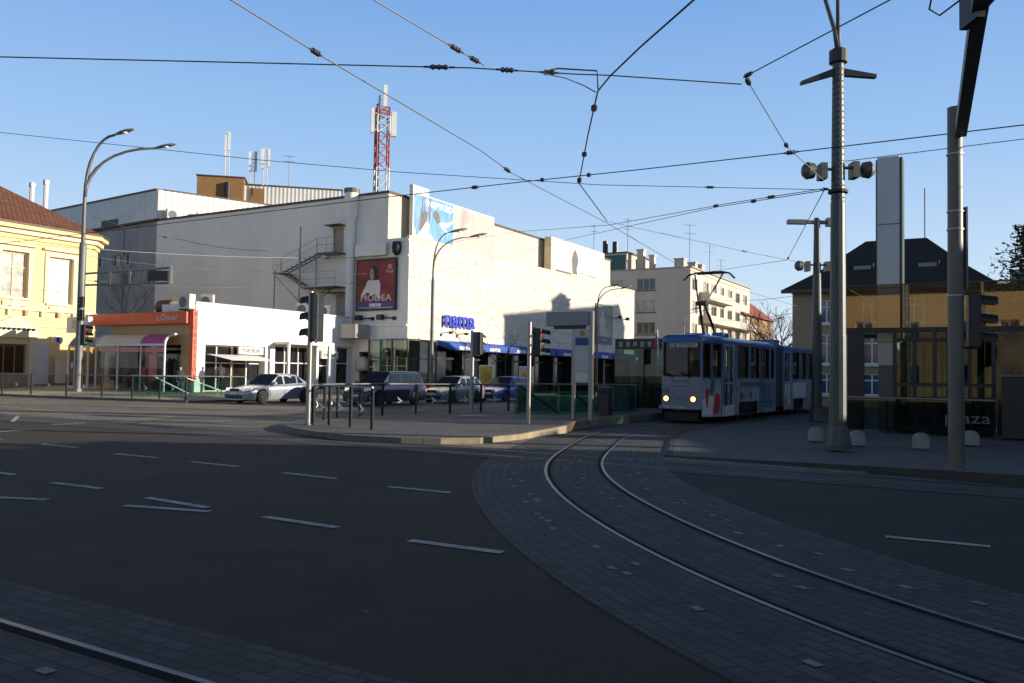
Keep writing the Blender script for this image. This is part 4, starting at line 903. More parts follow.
for h in hb: window(rb_, fy, *h, .18, 'offwhite', 'pane', (2,), (), .09)
tv_aerial(wa(AB, 30.5, 5, 15.5), 5.5, 'aerial on the ridge of the red roof', 1.6)

# ------------------------------------------------------------------ ochre house behind the pavilion
OH = (16.9, 50.0)
oh = thing('ochre_house', 'ochre two storey house with dark hipped roof behind the glass pavilion', 'house', (*OH, 0), GU-R(90))
ow = [(x, x+1.05, a, b) for a, b in ((.7, 2.0), (2.5, 4.3), (4.9, 6.35)) for x in (1.42, 3.9, 6.1, 8.3)]
m = MB(); m.wall(fy, 10.2, -.2, 7.0, ow, .22); m.wall(fx, 11, -.2, 7.0, []); m.quad((10.2, 0, -.2), (10.2, 11, -.2), (10.2, 11, 7), (10.2, 0, 7)); m.quad((0, 11, -.2), (10.2, 11, -.2), (10.2, 11, 7), (0, 11, 7)); m.build('wall', 'ochre', oh)
for h in ow: window(oh, fy, *h, .2, 'white_metal', 'pane_blue', (2,), (.68,), .1, 'offwhite')
m = MB(); e = .5
m.add([(-e, -e, 6.95), (10.2+e, -e, 6.95), (10.2+e, 11+e, 6.95), (-e, 11+e, 6.95), (1.2, 1.6, 8.2), (9.2, 1.6, 8.2), (9.2, 9.4, 8.2), (1.2, 9.4, 8.2), (3.4, 5.5, 10.5), (6.9, 5.5, 10.5)],
      [(0, 1, 5, 4), (1, 2, 6, 5), (2, 3, 7, 6), (3, 0, 4, 7), (4, 5, 9, 8), (5, 6, 9), (6, 7, 8, 9), (7, 4, 8), (3, 2, 1, 0)]); r_ = m.build('roof', 'tile_dark', oh)
m = MB(); m.box(-e-.05, -e-.08, 6.72, 10.2+e, -e+.02, 6.94); m.build('gutter', 'coping', oh)
for x in (3.1, 6.6):
    m = MB(); m.box(x, 1.7, 7.5, x+1.2, 3.2, 8.6); dm = m.build('dormer', 'tile_dark', oh); m = MB(); m.box(x+.12, 1.66, 7.75, x+1.08, 1.695, 8.45); m.build('pane', 'pane_blue', dm)
m = MB(); m.tube([(6.8, 5.5, 10.4), (6.8, 5.5, 13.6)], .035, 5); m.build('lightning_rod', 'galv', oh)
an = thing('low_annex', 'lower ochre wing with tall blue window right of the ochre house', 'annex', W(OH, -0., -10.3, 0), GU-R(90))
m = MB(); m.wall(fy, 9, -.2, 6.9, [(2.0, 3.6, 3.4, 6.3), (5.5, 7.0, 3.4, 6.3)], .2); m.quad((9, 0, -.2), (9, 9, -.2), (9, 9, 6.9), (9, 0, 6.9)); m.quad((0, 0, 6.9), (9, 0, 6.9), (9, 9, 6.9), (0, 9, 6.9)); m.quad((0, 9, -.2), (9, 9, -.2), (9, 9, 6.9), (0, 9, 6.9)); m.build('wall', 'ochre', an)
for a in (2.0, 5.5): window(an, fy, a, a+1.55, 3.4, 6.3, .18, 'white_metal', 'pane_blue', (2,), (.72,), .13)
m = MB(); m.box(1.0, 3, 6.9, 2.0, 4, 8.0); m.box(3.0, 3, 6.9, 5.0, 4.5, 7.4); m.build('chimney', 'apt_dark', an)

# ------------------------------------------------------------------ glass pavilion, its rail and the metal tower
PV = (10.0, 25.2); PR = GU-R(90)
pv = thing('glass_pavilion', 'green glass pavilion with dark steel frame and brown tinted glass parapet', 'pavilion', (*PV, .1), PR)
m = MB(); m.quad((-.0, .5, 3.12), (9, .5, 3.12), (9, .5, 4.4), (0, .5, 4.4)); m.quad((0, .5, 3.12), (0, 4.5, 3.12), (0, 4.5, 4.4), (0, .5, 4.4)); m.build('glass_parapet', 'bronze_glass', pv)
m = MB(); m.box(0, .47, 4.4, 9, .53, 4.43); m.box(-.03, .53, 4.4, .03, 4.5, 4.43); m.build('parapet_cap', 'greenpole', pv)
m = MB(); m.box(0.03, .55, 2.98, 9, .85, 3.12); m.box(.03, 4.2, 2.98, 9, 4.5, 3.12)
for x in (1.42, 1.96, 2.5, 2.85, 3.4, 4.0): m.box(x-.05, .6, 0, x+.05, .72, 2.98); m.box(x-.05, 4.25, 0, x+.05, 4.4, 2.98)
for z in (.12, 1.42, 2.75): m.box(1.42, .62, z-.05, 4.0, .7, z+.05); m.box(1.42, 4.27, z-.05, 4.0, 4.37, z+.05)
for x in (.05, 1.42, 4.0, 8.9): m.box(x-.06, .86, 2.98, x+.06, 4.2, 3.1)
m.build('steel_frame', 'black', pv)
m = MB(); m.quad((1.42, .66, 0), (4.0, .66, 0), (4.0, .66, 2.98), (1.42, .66, 2.98)); m.quad((1.42, 4.32, 0), (4.0, 4.32, 0), (4.0, 4.32, 2.98), (1.42, 4.32, 2.98)); m.quad((1.42, .72, 0), (1.42, 4.3, 0), (1.42, 4.3, 2.98), (1.42, .72, 2.98)); m.quad((4.0, .72, 0), (4.0, 4.3, 0), (4.0, 4.3, 2.98), (4.0, .72, 2.98)); m.build('glazing', 'glass_pav', pv)
m = MB(); m.box(.1, .55, 0, .58, .62, 2.97); m.build('dark_panel', 'black', pv)
m = MB(); m.box(4.08, .56, 0, 8.95, .64, 2.97); dp = m.build('dark_panel', 'shopdark', pv)
m = MB()
for q in range(4):
    a0, a1 = math.pi/2*q, math.pi/2*(q+1); c = (4.42, .545, 2.6); m.tube([(c[0]+.13*math.cos(a0), c[1], c[2]+.17*math.sin(a0)), (c[0]+.13*math.cos(a1), c[1], c[2]+.17*math.sin(a1))], .012, 4)
m.tube([(4.33, .545, 2.02), (4.29, .545, 1.9), (4.33, .545, 1.76), (4.43, .545, 1.72), (4.53, .545, 1.78), (4.57, .545, 1.92), (4.53, .545, 2.0), (4.43, .545, 1.95)], .016, 4); m.build('printed_emblem', 'board', dp)
m = MB(); m.add([(2.3, 1.6, 2.6), (4.4, 1.6, 2.6), (4.4, 3.2, 2.6), (2.3, 3.2, 2.6), (3.2, 2.2, 1.7), (3.6, 2.2, 1.7), (3.6, 2.6, 1.7), (3.2, 2.6, 1.7)], [(0, 1, 2, 3), (4, 5, 6, 7), (0, 4, 5, 1), (1, 5, 6, 2), (2, 6, 7, 3), (3, 7, 4, 0)]); m.box(3.3, 2.3, 0, 3.5, 2.5, 1.7); m.build('hopper', 'iron', pv)
m = MB(); m.quad((1.5, .75, .02), (3.95, .75, .02), (3.95, 4.2, .02), (1.5, 4.2, .02)); m.build('floor_slab', 'concrete', pv)
pg = thing('glass_balustrade', 'low glass rail with pale lettering in front of the pavilion', 'railing', (*PV, .1), PR)
m = MB(); m.tube([(-.0, -.25, 1.02), (4.05, -.25, 1.02)], .028, 8); m.build('rail', 'steel', pg)
m = MB(); m.quad((-.0, -.25, .08), (4.0, -.25, .08), (4.0, -.25, .98), (0, -.25, .98)); m.build('glass_panel', 'glass_pav', pg)
for x in (.05, 1.3, 2.6, 3.97):
    m = MB(); m.box(x-.02, -.23, -.02, x+.02, -.17, 1.0); m.build('post', 'post', pg)
text('lettering', 'plaza', .44, 'board', pg, (3.36, -.262, .5), FACE_Y, .003, 1.12)
ky = thing('dark_pylon', 'dark box pylon standing before the black pavilion wall', 'pylon', wa(PV, -.3, -4.2, .1), PR)
m = MB(); m.box(0, -.25, 0, .9, .3, 1.68); m.build('body', 'black', ky, bevel=.02); m = MB(); m.box(-.02, -.27, 1.682, .92, .32, 1.73); m.build('cap', 'board', ky)
tw = thing('metal_tower', 'tall narrow grey metal clad tower rising through the pavilion', 'tower', wa(PV, 1.4, -.87, .1), PR)
m = MB(); m.box(-.02, 0, 2.72, .62, .62, 8.55); m.build('cladding', 'tower', tw, bevel=.015)
m = MB(); m.box(.622, .0, 2.8, .7, .62, 8.5); m.box(-.075, .1, 2.8, -.022, .5, 8.5); m.build('side_fin', 'greenpole', tw)
m = MB()
for z in (4.4, 6.4): m.box(-.03, -.012, z, .63, -.001, z+.03)
m.build('sheet_joint', 'galv_dark', tw)
m = MB(); m.box(0, -.01, 2.0, .56, .5, 2.71); m.build('light_panel', 'tower', tw); m = MB(); m.box(.01, .0, 0, .55, .5, 1.998); m.build('shaft', 'galv_dark', tw)

# stone half-dome bollards
bd = None
for x, y, lab in ((9.49, 19.26, 'domed stone bollard between the two tall poles on the right'), (11.3, 20.44, 'domed stone bollard just right of the signal pole with long arm'),
                  (8.25, 19.83, 'domed stone bollard touching the right edge of the flared pole base'), (7.7, 21.0, 'domed stone bollard half hidden left of the flared pole base')):
    if bd is None:
        m = MB(); m.lathe([(.19, -.02), (.195, .1), (.195, .13), (.18, .21), (.14, .28), (.08, .315), (.005, .325)], (0, 0, 0), 18); bd = o = m.build('stone_bollard', 'kerb_pale', auto=50)
    else: o = bd.copy(); COL.objects.link(o)
    o.location = (x, y, .115); tag(o, lab, 'bollard', 'domed stone bollards on the right pavement')

# ------------------------------------------------------------------ poles, signals and lamps
def signal_head(parent, loc, rz, h=1.15, name='signal_head', lit=None):
    """three-lens head facing local +x"""
    w = h*.3; e = MB(); e.box(-.2, -w/2, 0, 0, w/2, h); hd = e.build(name, 'black', parent, loc, (0, 0, rz), bevel=.02)
    for i, c in enumerate(('greenlens', 'amber', 'red')):
        z = h*(i+.5)/3; rr_ = h*.115
        m = MB(); m.lathe([(rr_, .004), (rr_*.7, .02), (.005, .03)], (0, 0, z), 14, 'x'); m.build('lens', c, hd)
        m = MB()
        vs = []; n = 9
        for j in range(n):
            q = math.pi*(-.08+1.16*j/(n-1)); vs.append((0.002, rr_*1.15*math.cos(q), z+rr_*1.15*math.sin(q)))
        for j in range(n):
            q = math.pi*(-.08+1.16*j/(n-1)); vs.append((h*.27, rr_*1.12*math.cos(q), z-.03+rr_*1.12*math.sin(q)))
        m.add(vs, [(j, j+1, n+j+1, n+j) for j in range(n-1)]); m.build('visor', 'black', hd)
    return hd
def lamp_head(parent, p, d, s=1.0):
    """cobra-head lantern at p pointing along horizontal d"""
    rz = math.atan2(d[1], d[0]); m = MB()
    prof = [(0, .05, .04), (.12, .1, .07), (.35, .17, .1), (.7, .18, .1), (.95, .12, .07), (1.08, .03, .03)]
    n = 10; vs = []
    for x, ry, rz_ in prof:
        for k in range(n):
            q = 2*math.pi*k/n; z = rz_*math.sin(q); vs.append((x*s, ry*s*math.cos(q), (z if z > 0 else z*.45)*s))
    m.add(vs, [(i*n+k, i*n+(k+1) % n, (i+1)*n+(k+1) % n, (i+1)*n+k) for i in range(len(prof)-1) for k in range(n)]+[tuple(range(n))[::-1], tuple(range(5*n, 6*n))])
    hd = m.build('lamp_head', 'galv_dark', parent, p, (0, R(-14), rz), smooth=True)
    l = MB(); l.lathe([(.13*s, 0), (.11*s, -.05*s), (.02, -.08*s)], (.55*s, 0, -.03*s), 12); l.build('lens', 'lens', hd, smooth=True)
def double_lamp(loc, label, hbase, hthin, ztop, arms, r0=.11, mt='galv_dark', group='double armed street lamps'):
    t = thing('street_lamp', label, 'street lamp', loc, 0, group)
    m = MB(); m.tube([(0, 0, -.02), (0, 0, .25)], [r0*1.6, r0*1.5], 8); m.build('base', mt, t)
    m = MB(); m.tube([(0, 0, .25), (0, 0, hbase)], [r0*1.1, r0], 12); m.tube([(0, 0, hbase), (0, 0, hbase+.25), (0, 0, hthin)], [r0, r0*.6, r0*.5], 10); m.build('pole', mt, t, auto=40)
    for dx, dy, zt in arms:
        pts = []
        for k in range(9):
            a = k/8; s_ = a**1.9; pts.append((dx*s_, dy*s_, hthin+(zt-hthin)*(1-(1-a)**1.75)))
        m = MB(); m.tube(pts, [r0*.48]*4+[r0*.36]*5, 8); m.build('arm', mt, t, smooth=True)
        lamp_head(t, pts[-1], (dx, dy), 1.15)
    return t
el = double_lamp((-24.6, 47.2, .15), 'tall double armed lamp post carrying traffic signals beside the yellow house', 8.4, 11.2, 14., [(1.75, -.3, 14.75), (3.75, .4, 14.2)], .2)
m = MB()
m.tube([(.1, 0, 6.15), (5.1, -.05, 6.35)], .06, 6); m.tube([(.1, 0, 6.8), (5.1, -.05, 7.22)], .06, 6)
for x, k in ((1.6, .09), (2.75, .07), (3.8, .05)): m.box(x-k, -.1, 6.18+.03*x, x+k, .1, 6.84+.06*x)
ar = m.build('signal_arm', 'galv_dark', el)
m = MB(); m.box(5.0, -.16, 6.28, 5.12, .14, 7.3); m.build('end_plate', 'steel', ar)
m = MB(); m.box(1.72, -.04, 6.3, 2.65, .04, 6.86); m.build('sign_back', 'galv_dark', ar)
hd = signal_head(ar, (3.9, .0, 6.42), 0, 1.1); hd.rotation_euler = Matrix(((0, 0, 1), (1, 0, 0), (0, 1, 0))).to_euler(); hd.location = (3.86, .05, 6.75); hd.scale = (1.2, 1.7, 1)
signal_head(el, (.42, -.05, 2.75), R(-10), 1.15); signal_head(el, (.16, -.3, 4.1), R(170), .62, 'repeater_signal'); signal_head(el, (.16, -.3, 4.85), R(170), .62, 'repeater_signal')
double_lamp(wa((-7.08, 56), -.75, -2.6, .1), 'double armed lamp post before the glazed store corner', 7.5, 8.3, 10.0, [(1.0, .2, 10.75), (2.3, .5, 10.5)], .115)
double_lamp(wa((-7.08, 56), 24, -3, .1), 'double armed lamp post behind the grey tram stop board', 6.3, 7.6, 9.5, [(1.0, .2, 9.6), (2.2, .9, 9.5)], .11)
double_lamp(wa((-7.08, 56), 48, -3, .1), 'distant lamp post before the apartment block', 6.3, 7.6, 9.2, [(1.0, .2, 9.3), (2.3, .9, 9.2)], .1)
double_lamp(wa((-7.08, 56), 63, -9, .1), 'farthest lamp post, above the bare tree behind the tram', 6.3, 7.6, 9.2, [(1.2, .2, 9.1), (3.3, .9, 9.3)], .1)

pd = thing('traffic_light', 'slim grey traffic light at the tip of the island', 'traffic light', (-5.6, 23.0, .13), 0)
m = MB(); m.tube([(0, 0, 0), (0, 0, 3.72)], .07, 12); m.build('pole', 'steel', pd, auto=40); m = MB(); m.lathe([(.1, 0), (.1, .05), (.07, .06)], (0, 0, 0), 12); m.build('base', 'galv_dark', pd)
hd = signal_head(pd, (.06, .12, 2.32), R(158), 1.35); m = MB(); m.box(.1, -.17, 2.4, .22, .3, 3.62); m.build('backing_board', 'greenpole', pd)
m = MB(); m.tube([(0, 0, 2.5), (0, .12, 2.5)], .03, 6); m.tube([(0, 0, 3.4), (0, .12, 3.4)], .03, 6); m.build('bracket', 'black', pd)
pf_ = thing('traffic_light', 'traffic light seen from behind, beside the tram stop board', 'traffic light', (.5, 23.7, .13), 0)
m = MB(); m.tube([(0, 0, 0), (0, 0, 3.0)], .06, 12); m.build('pole', 'steel', pf_, auto=40); m = MB(); m.lathe([(.1, 0), (.1, .05), (.06, .06)], (0, 0, 0), 12); m.build('base', 'galv_dark', pf_)
signal_head(pf_, (.37, .04, 2.05), R(-25), .78); m = MB(); m.box(.1, .05, 2.0, .16, .35, 2.86); m.tube([(0, 0, 2.7), (.2, .04, 2.7)], .025, 5); m.tube([(0, 0, 2.15), (.2, .04, 2.15)], .025, 5); m.build('bracket', 'black', pf_)
pg2 = thing('traffic_light', 'small traffic light with a grey head behind the island glass rail', 'traffic light', (-1.47, 30.9, .13), 0)
m = MB(); m.tube([(0, 0, 0), (0, 0, 3.1)], .075, 12); m.build('pole', 'steel', pg2, auto=40)
h_ = signal_head(pg2, (.3, .05, 2.2), R(60), .82)
m = MB(); m.box(.07, -.1, 2.15, .3, -.05, 3.05); m.build('back_plate', 'galv', pg2)

pa = thing('signal_mast', 'tall grey mast with overhead signal arm near the right edge', 'signal mast', (7.87, 14.7, .12), 0)
m = MB(); m.tube([(0, 0, 0), (0, 0, 6.42)], [.135, .125], 18); m.build('pole', 'galv', pa, auto=40)
m = MB()
for z in (3.02, 4.2, 4.52, 5.55): m.lathe([(.133, z), (.142, z+.005), (.142, z+.035), (.133, z+.04)], (0, 0, 0), 18)
m.build('clamp_band', 'steel', pa); m = MB(); m.lathe([(.2, -.01), (.2, .02), (.14, .03)], (0, 0, 0), 16); m.build('base', 'galv_dark', pa)
m = MB(); m.box(.14, -.1, 3.15, .17, .35, 4.62); m.build('side_plate', 'board', pa)
m = MB(); a, b = Vector((.05, -.1, 5.98)), Vector((-3.0, -6.3, 6.15)); d = (b-a).normalized(); n = d.cross(Vector((0, 0, 1))).normalized()
m.add([p+n*s*.09+Vector((0, 0, z)) for p in (a, b) for s, z in ((-1, -.12), (1, -.12), (1, .12), (-1, .12))], [(0, 1, 2, 3), (7, 6, 5, 4), (0, 4, 5, 1), (1, 5, 6, 2), (2, 6, 7, 3), (3, 7, 4, 0)]); am = m.build('signal_arm', 'galv_dark', pa)
hd = signal_head(am, (-2.08, -4.72, 6.12), R(-10), 1.1)
m = MB(); m.box(-2.35, -4.9, 5.9, -2.25, -4.5, 7.3); m.build('bracket', 'black', am)
m = MB(); m.tube([(-2.55, -4.9, 6.1), (-2.75, -4.8, 5.95), (-2.85, -4.75, 6.05), (-2.8, -4.75, 6.3)], .012, 5); m.build('cable_loop', 'black', am)
signal_head(pa, (.42, -.02, 2.12), R(-20), .98)
for z in (2.12, 3.08): m = MB(); m.tube([(.1, 0, z), (.35, 0, z)], .025, 5); m.build('bracket', 'black', pa)

pb_ = thing('lighting_mast', 'tallest greenish ribbed mast with crossarm and flared base', 'lighting mast', (7.31, 18.6, .1), 0)
m = MB(); pts = [(0, 0, .02), (0, 0, 2.5), (0, 0, 2.52), (0, 0, 5.5), (0, 0, 5.55), (0, 0, 8.95)]; m.tube(pts, [.19, .18, .175, .16, .15, .12], 12); m.build('pole', 'greenpole', pb_)
m = MB()
for k in range(24): z = 5.6+k*.14; r_ = .15-.03*(z-5.6)/3.4; m.lathe([(r_, z), (r_+.006, z+.01), (r_+.006, z+.025), (r_, z+.035)], (0, 0, 0), 12)
m.build('steel_band', 'greenpole', pb_)
m = MB()
for k in range(8):
    q = 2*math.pi*k/8; c_, s_ = math.cos(q), math.sin(q); m.add([(c_*.2-s_*.012, s_*.2+c_*.012, .5), (c_*.2+s_*.012, s_*.2-c_*.012, .5), (c_*.33+s_*.012, s_*.33-c_*.012, .02), (c_*.33-s_*.012, s_*.33+c_*.012, .02)], [(0, 1, 2, 3)])
m.lathe([(.21, .5), (.3, .05), (.33, .04), (.33, 0)], (0, 0, 0), 8); m.build('base', 'greenpole', pb_)
m = MB(); m.lathe([(.13, 8.7), (.2, 8.72), (.2, 9.0), (.12, 9.05)], (0, 0, 0), 12); m.build('clamp_band', 'black', pb_)
m = MB()
for sx, dz in ((-1, -.12), (1, .06)):
    m.add([(sx*.12, -.06, 8.42), (sx*.12, .06, 8.42), (sx*.85, .06, 8.32+dz), (sx*.85, -.06, 8.32+dz), (sx*.12, -.06, 8.58), (sx*.12, .06, 8.58), (sx*.85, .06, 8.4+dz), (sx*.85, -.06, 8.4+dz)], [(0, 1, 2, 3), (7, 6, 5, 4), (0, 4, 5, 1), (1, 5, 6, 2), (2, 6, 7, 3), (3, 7, 4, 0)])
m.build('crossarm', 'black', pb_)
for dx in (-.5, .16):
    m = MB(); m.tube([(0, 0, 8.95), (dx*.12, .05, 9.5), (dx*.45, .2, 10.3), (dx*1.0, .6, 11.4), (dx*1.9, 1.2, 12.1)], [.06, .05, .045, .04, .035], 8); m.build('arm', 'greenpole', pb_, smooth=True); lamp_head(pb_, (dx*1.9, 1.2, 12.1), (dx, 1))
def floodlight(par, sx, z, mt='galv', y=0.): 
    m = MB(); m.tube([(0, y, z), (sx*.36, y, z)], .035, 6); m.box(sx*.36-.07, y-.16, z-.24, sx*.36+.07, y+.16, z+.12)
    m.lathe([(.05, 0), (.17, .05), (.2, .2), (.12, .3), (.02, .33)], (sx*.5-.0, y, z-.04), 12, 'x') if sx > 0 else m.lathe([(.02, -.33), (.12, -.3), (.2, -.2), (.17, -.05), (.05, 0)], (sx*.5, y, z-.04), 12, 'x')
    return m.build('floodlight', mt, par, auto=40)
floodlight(pb_, -1, 6.28); floodlight(pb_, 1, 6.32)
m = MB(); m.lathe([(.16, 5.72), (.22, 5.74), (.22, 5.8), (.16, 5.82)], (0, 0, 0), 12); m.tube([(-.15, 0, 5.8), (-.34, 0, 5.85)], .02, 5); m.build('cable_collar', 'iron', pb_)
pc = thing('lighting_mast', 'greenish lamp mast with short crossarm standing by the tram rear', 'lighting mast', (11.25, 30.6, .1), 0)
m = MB(); m.tube([(0, 0, 0), (0, 0, 3.5), (0, 0, 7.5)], [.19, .17, .11], 12); m.build('pole', 'greenpole', pc, auto=40); m = MB(); m.lathe([(.32, 0), (.3, .05), (.2, .45)], (0, 0, 0), 8); m.build('base', 'greenpole', pc)
m = MB(); m.box(-.75, -.08, 7.28, .6, .08, 7.4); m.box(-1.1, -.12, 7.26, -.4, .12, 7.42); m.box(.35, -.15, 7.2, .75, .15, 7.5); m.build('crossarm', 'galv_dark', pc)
for sx in (-1, 1): floodlight(pc, sx*1.0, 5.75, 'galv')

# ------------------------------------------------------------------ tram stop furniture and glass rails
sb = thing('tram_stop_sign', 'grey tram stop board on two steel posts with lit timetable panel', 'stop sign', (1.95, 26.0, .2), PR)
m = MB(); m.box(-.05, -.05, 0, .05, .05, 3.0); m.build('post', 'steel', sb); m = MB(); m.box(.54, -.06, 0, .66, .06, 3.42); m.build('post', 'steel', sb)
m = MB(); m.box(-.95, -.11, 2.98, .535, .12, 3.42); m.build('name_board', 'sign_grey', sb, bevel=.015); m = MB(); m.box(-.7, -.05, 2.88, .4, .05, 2.978); m.build('board_support', 'black', sb)
m = MB(); m.box(.055, -.06, 1.2, .535, .04, 2.86); pn = m.build('timetable_panel', 'paper', sb)
m = MB(); m.lathe([(.1, -.006), (.1, 0)], (.3, -.062, 2.74), 18, 'y'); m.build('round_emblem', 'gold', pn); m = MB(); m.box(.07, -.066, 2.36, .52, -.0605, 2.6); m.build('line_number_field', 'signblue', pn)
m = MB()
for k in range(9): m.box(.1, -.064, 1.62+.075*k, .5, -.0605, 1.645+.075*k)
m.box(.1, -.064, 1.25, .3, -.0605, 1.5); m.box(.33, -.064, 1.25, .5, -.0605, 1.5); m.build('printed_rows', 'offwhite', pn)
tb = thing('litter_bin', 'slim black litter bin in front of the platform glass', 'litter bin', (3.3, 29.1, .25), PR)
m = MB(); m.box(-.2, -.18, 0, .2, .18, .95); m.build('body', 'black', tb, bevel=.02); m = MB(); m.box(-.21, -.19, .952, .21, .19, 1.02); m.build('lid', 'board', tb); m = MB(); m.box(-.13, -.186, .74, .13, -.1805, .86); m.build('slot', 'rubber', tb)

def glass_rail(name, label, pts, z, h=1.1, glass='glass', post_every=True, etched=True, group='glass pavement railings', rail='steel'):
    t = thing(name, label, 'railing', (*pts[0], z), 0, group); P = [Vector((p[0]-pts[0][0], p[1]-pts[0][1], 0)) for p in pts]
    m = MB(); m.tube([p+Vector((0, 0, h)) for p in P], .026, 8); m.build('rail', rail, t)
    for i, p in enumerate(P):
        if post_every: m = MB(); m.box(-.03, -.035, -.02, .03, .035, h-.02); m.build('post', 'post', t, p, (0, 0, GU))
    for a, b in zip(P, P[1:]):
        d = (b-a).normalized(); n = Vector((-d.y, d.x, 0)); a2, b2 = a+d*.06, b-d*.06; m = MB()
        m.quad(a2+Vector((0, 0, .1)), b2+Vector((0, 0, .1)), b2+Vector((0, 0, h-.06)), a2+Vector((0, 0, h-.06))); g_ = m.build('glass_panel', glass, t)
        if etched:
            m = MB(); c_ = (a+b)/2
            for s_ in (-1, 1):
                q = [(-.1, .42), (.12, .5), (-.1, .66), (-.05, .55), (.03, .52), (-.05, .48)]
                m.poly([c_+d*x+Vector((0, 0, zz))+n*.006*s_ for x, zz in q])
            m.build('etched_mark', 'glass_etch', g_)
    return t
glass_rail('glass_railing', 'short glass railing running from the island traffic light toward us', [(-5.5, 23.15), (-5.0, 22.95), (-4.3, 22.35), (-3.6, 21.62)], .13)
glass_rail('glass_railing', 'long glass railing on the island between the traffic light and the cars', [(-5.72, 23.6), (-5.65, 25.2), (-5.5, 26.4), (-5.0, 27.6), (-4.42, 28.6), (-3.35, 29.4), (-2.23, 30.4), (-1.14, 31.6), (-.1, 32.9)], .13)
glass_rail('glass_railing', 'glass railing along the kerb before the yellow house and orange shop', [(-31.5, 46.6), (-29.5, 45.75), (-27.5, 44.9), (-25.4, 44.0), (-23.0, 43.0), (-20.75, 42.15), (-18.9, 41.45), (-17.25, 40.8), (-15.7, 40.15)], .13)
gb = glass_rail('glass_balustrade', 'dark green glass balustrade round the platform stairway', [(.15, 28.9), (1.7, 29.75), (3.25, 30.6), (4.75, 31.4)], .18, 1.12, 'glass_green', False, False, None)
m = MB()
for i in range(3):
    a, b = Vector((.5+1.5*i, 2.3+.82*i, 0)), Vector((2.0+1.5*i, 3.12+.82*i, 0)); m.quad(a+Vector((0, 0, .05)), b+Vector((0, 0, .05)), b+Vector((0, 0, 1.05)), a+Vector((0, 0, 1.05)))
m.quad((-.02, .1, .05), (.5, 2.3, .05), (.5, 2.3, 1.05), (-.02, .1, 1.05)); m.build('rear_glass', 'glass_green', gb)
m = MB(); m.tube([(.5, 2.3, 1.1), (5.0, 4.76, 1.1)], .026, 6); m.build('rail', 'steel', gb); m = MB(); m.tube([(.15, .3, 1.05), (1.6, 1.1, .05)], .04, 6); m.build('stair_handrail', 'black', gb); m = MB(); m.tube([(2.0, 1.4, .9), (2.9, 1.9, .15)], .03, 6); m.build('stair_handrail', 'black', gb)
m = MB(); m.quad((.2, .4, .006), (4.4, 2.7, .006), (4.7, 4.3, .006), (.6, 2.1, .006)); m.build('stair_opening', 'rubber', gb)
for k in range(4):
    m = MB(); a = Vector((.05+1.5*k, .05+.82*k, 0)); m.box(-.02, -.02, 0, .02, .02, 1.1); m.build('post', 'greenpole', gb, a)
ub = glass_rail('glass_balustrade', 'pale green glass balustrade round the underpass steps by the shops', [(-18.3, 42.3), (-16.9, 43.3), (-15.6, 44.2), (-14.4, 45.1)], .13, 1.12, 'glass_pale', False, False, None)
m = MB(); m.quad((-1.7, 1.4, .05), (2.2, 4.2, .05), (2.2, 4.2, 1.05), (-1.7, 1.4, 1.05)); m.quad((0, .02, .05), (-1.7, 1.4, .05), (-1.7, 1.4, 1.05), (0, .02, 1.05)); m.build('rear_glass', 'glass_pale', ub)
m = MB(); m.tube([(-1.7, 1.4, 1.1), (2.2, 4.2, 1.1)], .03, 6); m.tube([(0, 0, 1.1), (-1.7, 1.4, 1.1)], .03, 6); m.build('rail', 'steel', ub)
m = MB(); m.tube([(.1, .15, 1.05), (1.8, 1.35, .0)], .035, 6); m.tube([(1.3, .95, 1.05), (3.6, 2.6, 0)], .035, 6); m.build('stair_handrail', 'white_metal', ub)
kk = thing('glass_kiosk', 'black framed glass kiosk behind the platform, left of the tram', 'kiosk', (4.65, 37.4, .14), PR)
m = MB(); m.box(0, 0, 2.7, 3.3, 3.0, 3.15); m.box(0, 0, 0, 3.3, 3, .1)
for x, y in ((0, 0), (1.1, 0), (1.8, 0), (3.2, 0), (0, 2.9), (1.6, 2.9), (3.2, 2.9)): m.box(x, y, .1, x+.1, y+.1, 2.7)
m.box(1.15, .02, .1, 1.75, .09, 2.7); m.build('frame', 'black', kk)
m = MB(); m.quad((0, -.008, .1), (3.3, -.008, .1), (3.3, -.008, 2.7), (0, -.008, 2.7)); m.quad((-.008, 0, .1), (-.008, 3, .1), (-.008, 3, 2.7), (-.008, 0, 2.7)); m.quad((0, 3.01, .1), (3.3, 3.01, .1), (3.3, 3.01, 2.7), (0, 3.01, 2.7)); m.build('glazing', 'glass_pav', kk)
m = MB()
for k in range(9): m.box(.2+.34*k, -.02, 2.78+.02*(k % 3), .38+.34*k, -.004, 3.02)
m.build('printed_band', 'apt_dark', kk); m = MB(); m.box(.3, 1.0, .1, 3.0, 1.6, 1.0); m.build('counter', 'iron', kk)
for x, y, lab, mt in ((3.5, -4.2, 'yellow poster light box with round emblem on the store pavement', 'yellowposter'), (9.0, -4.2, 'pale poster light box behind the blue hatchback', 'poster_pale')):
    t = thing('poster_stand', lab, 'light box', wa((-7.08, 56), x, y, .1), PR+R(8))
    m = MB(); m.box(-.55, -.1, .25, .55, .1, 2.1); m.build('frame', 'white_metal', t, bevel=.02); m = MB(); m.quad((-.48, -.106, .35), (.48, -.106, .35), (.48, -.106, 2.02), (-.48, -.106, 2.02)); m.build('picture', mt, t); m = MB(); m.box(-.4, -.07, -.05, -.3, .07, .25); m.box(.3, -.07, -.05, .4, .07, .25); m.build('foot', 'galv_dark', t)
    m = MB(); m.lathe([(.36, -.006), (.36, 0)], (0, -.108, 1.3), 20, 'y'); m.build('printed_emblem', 'gold', t)

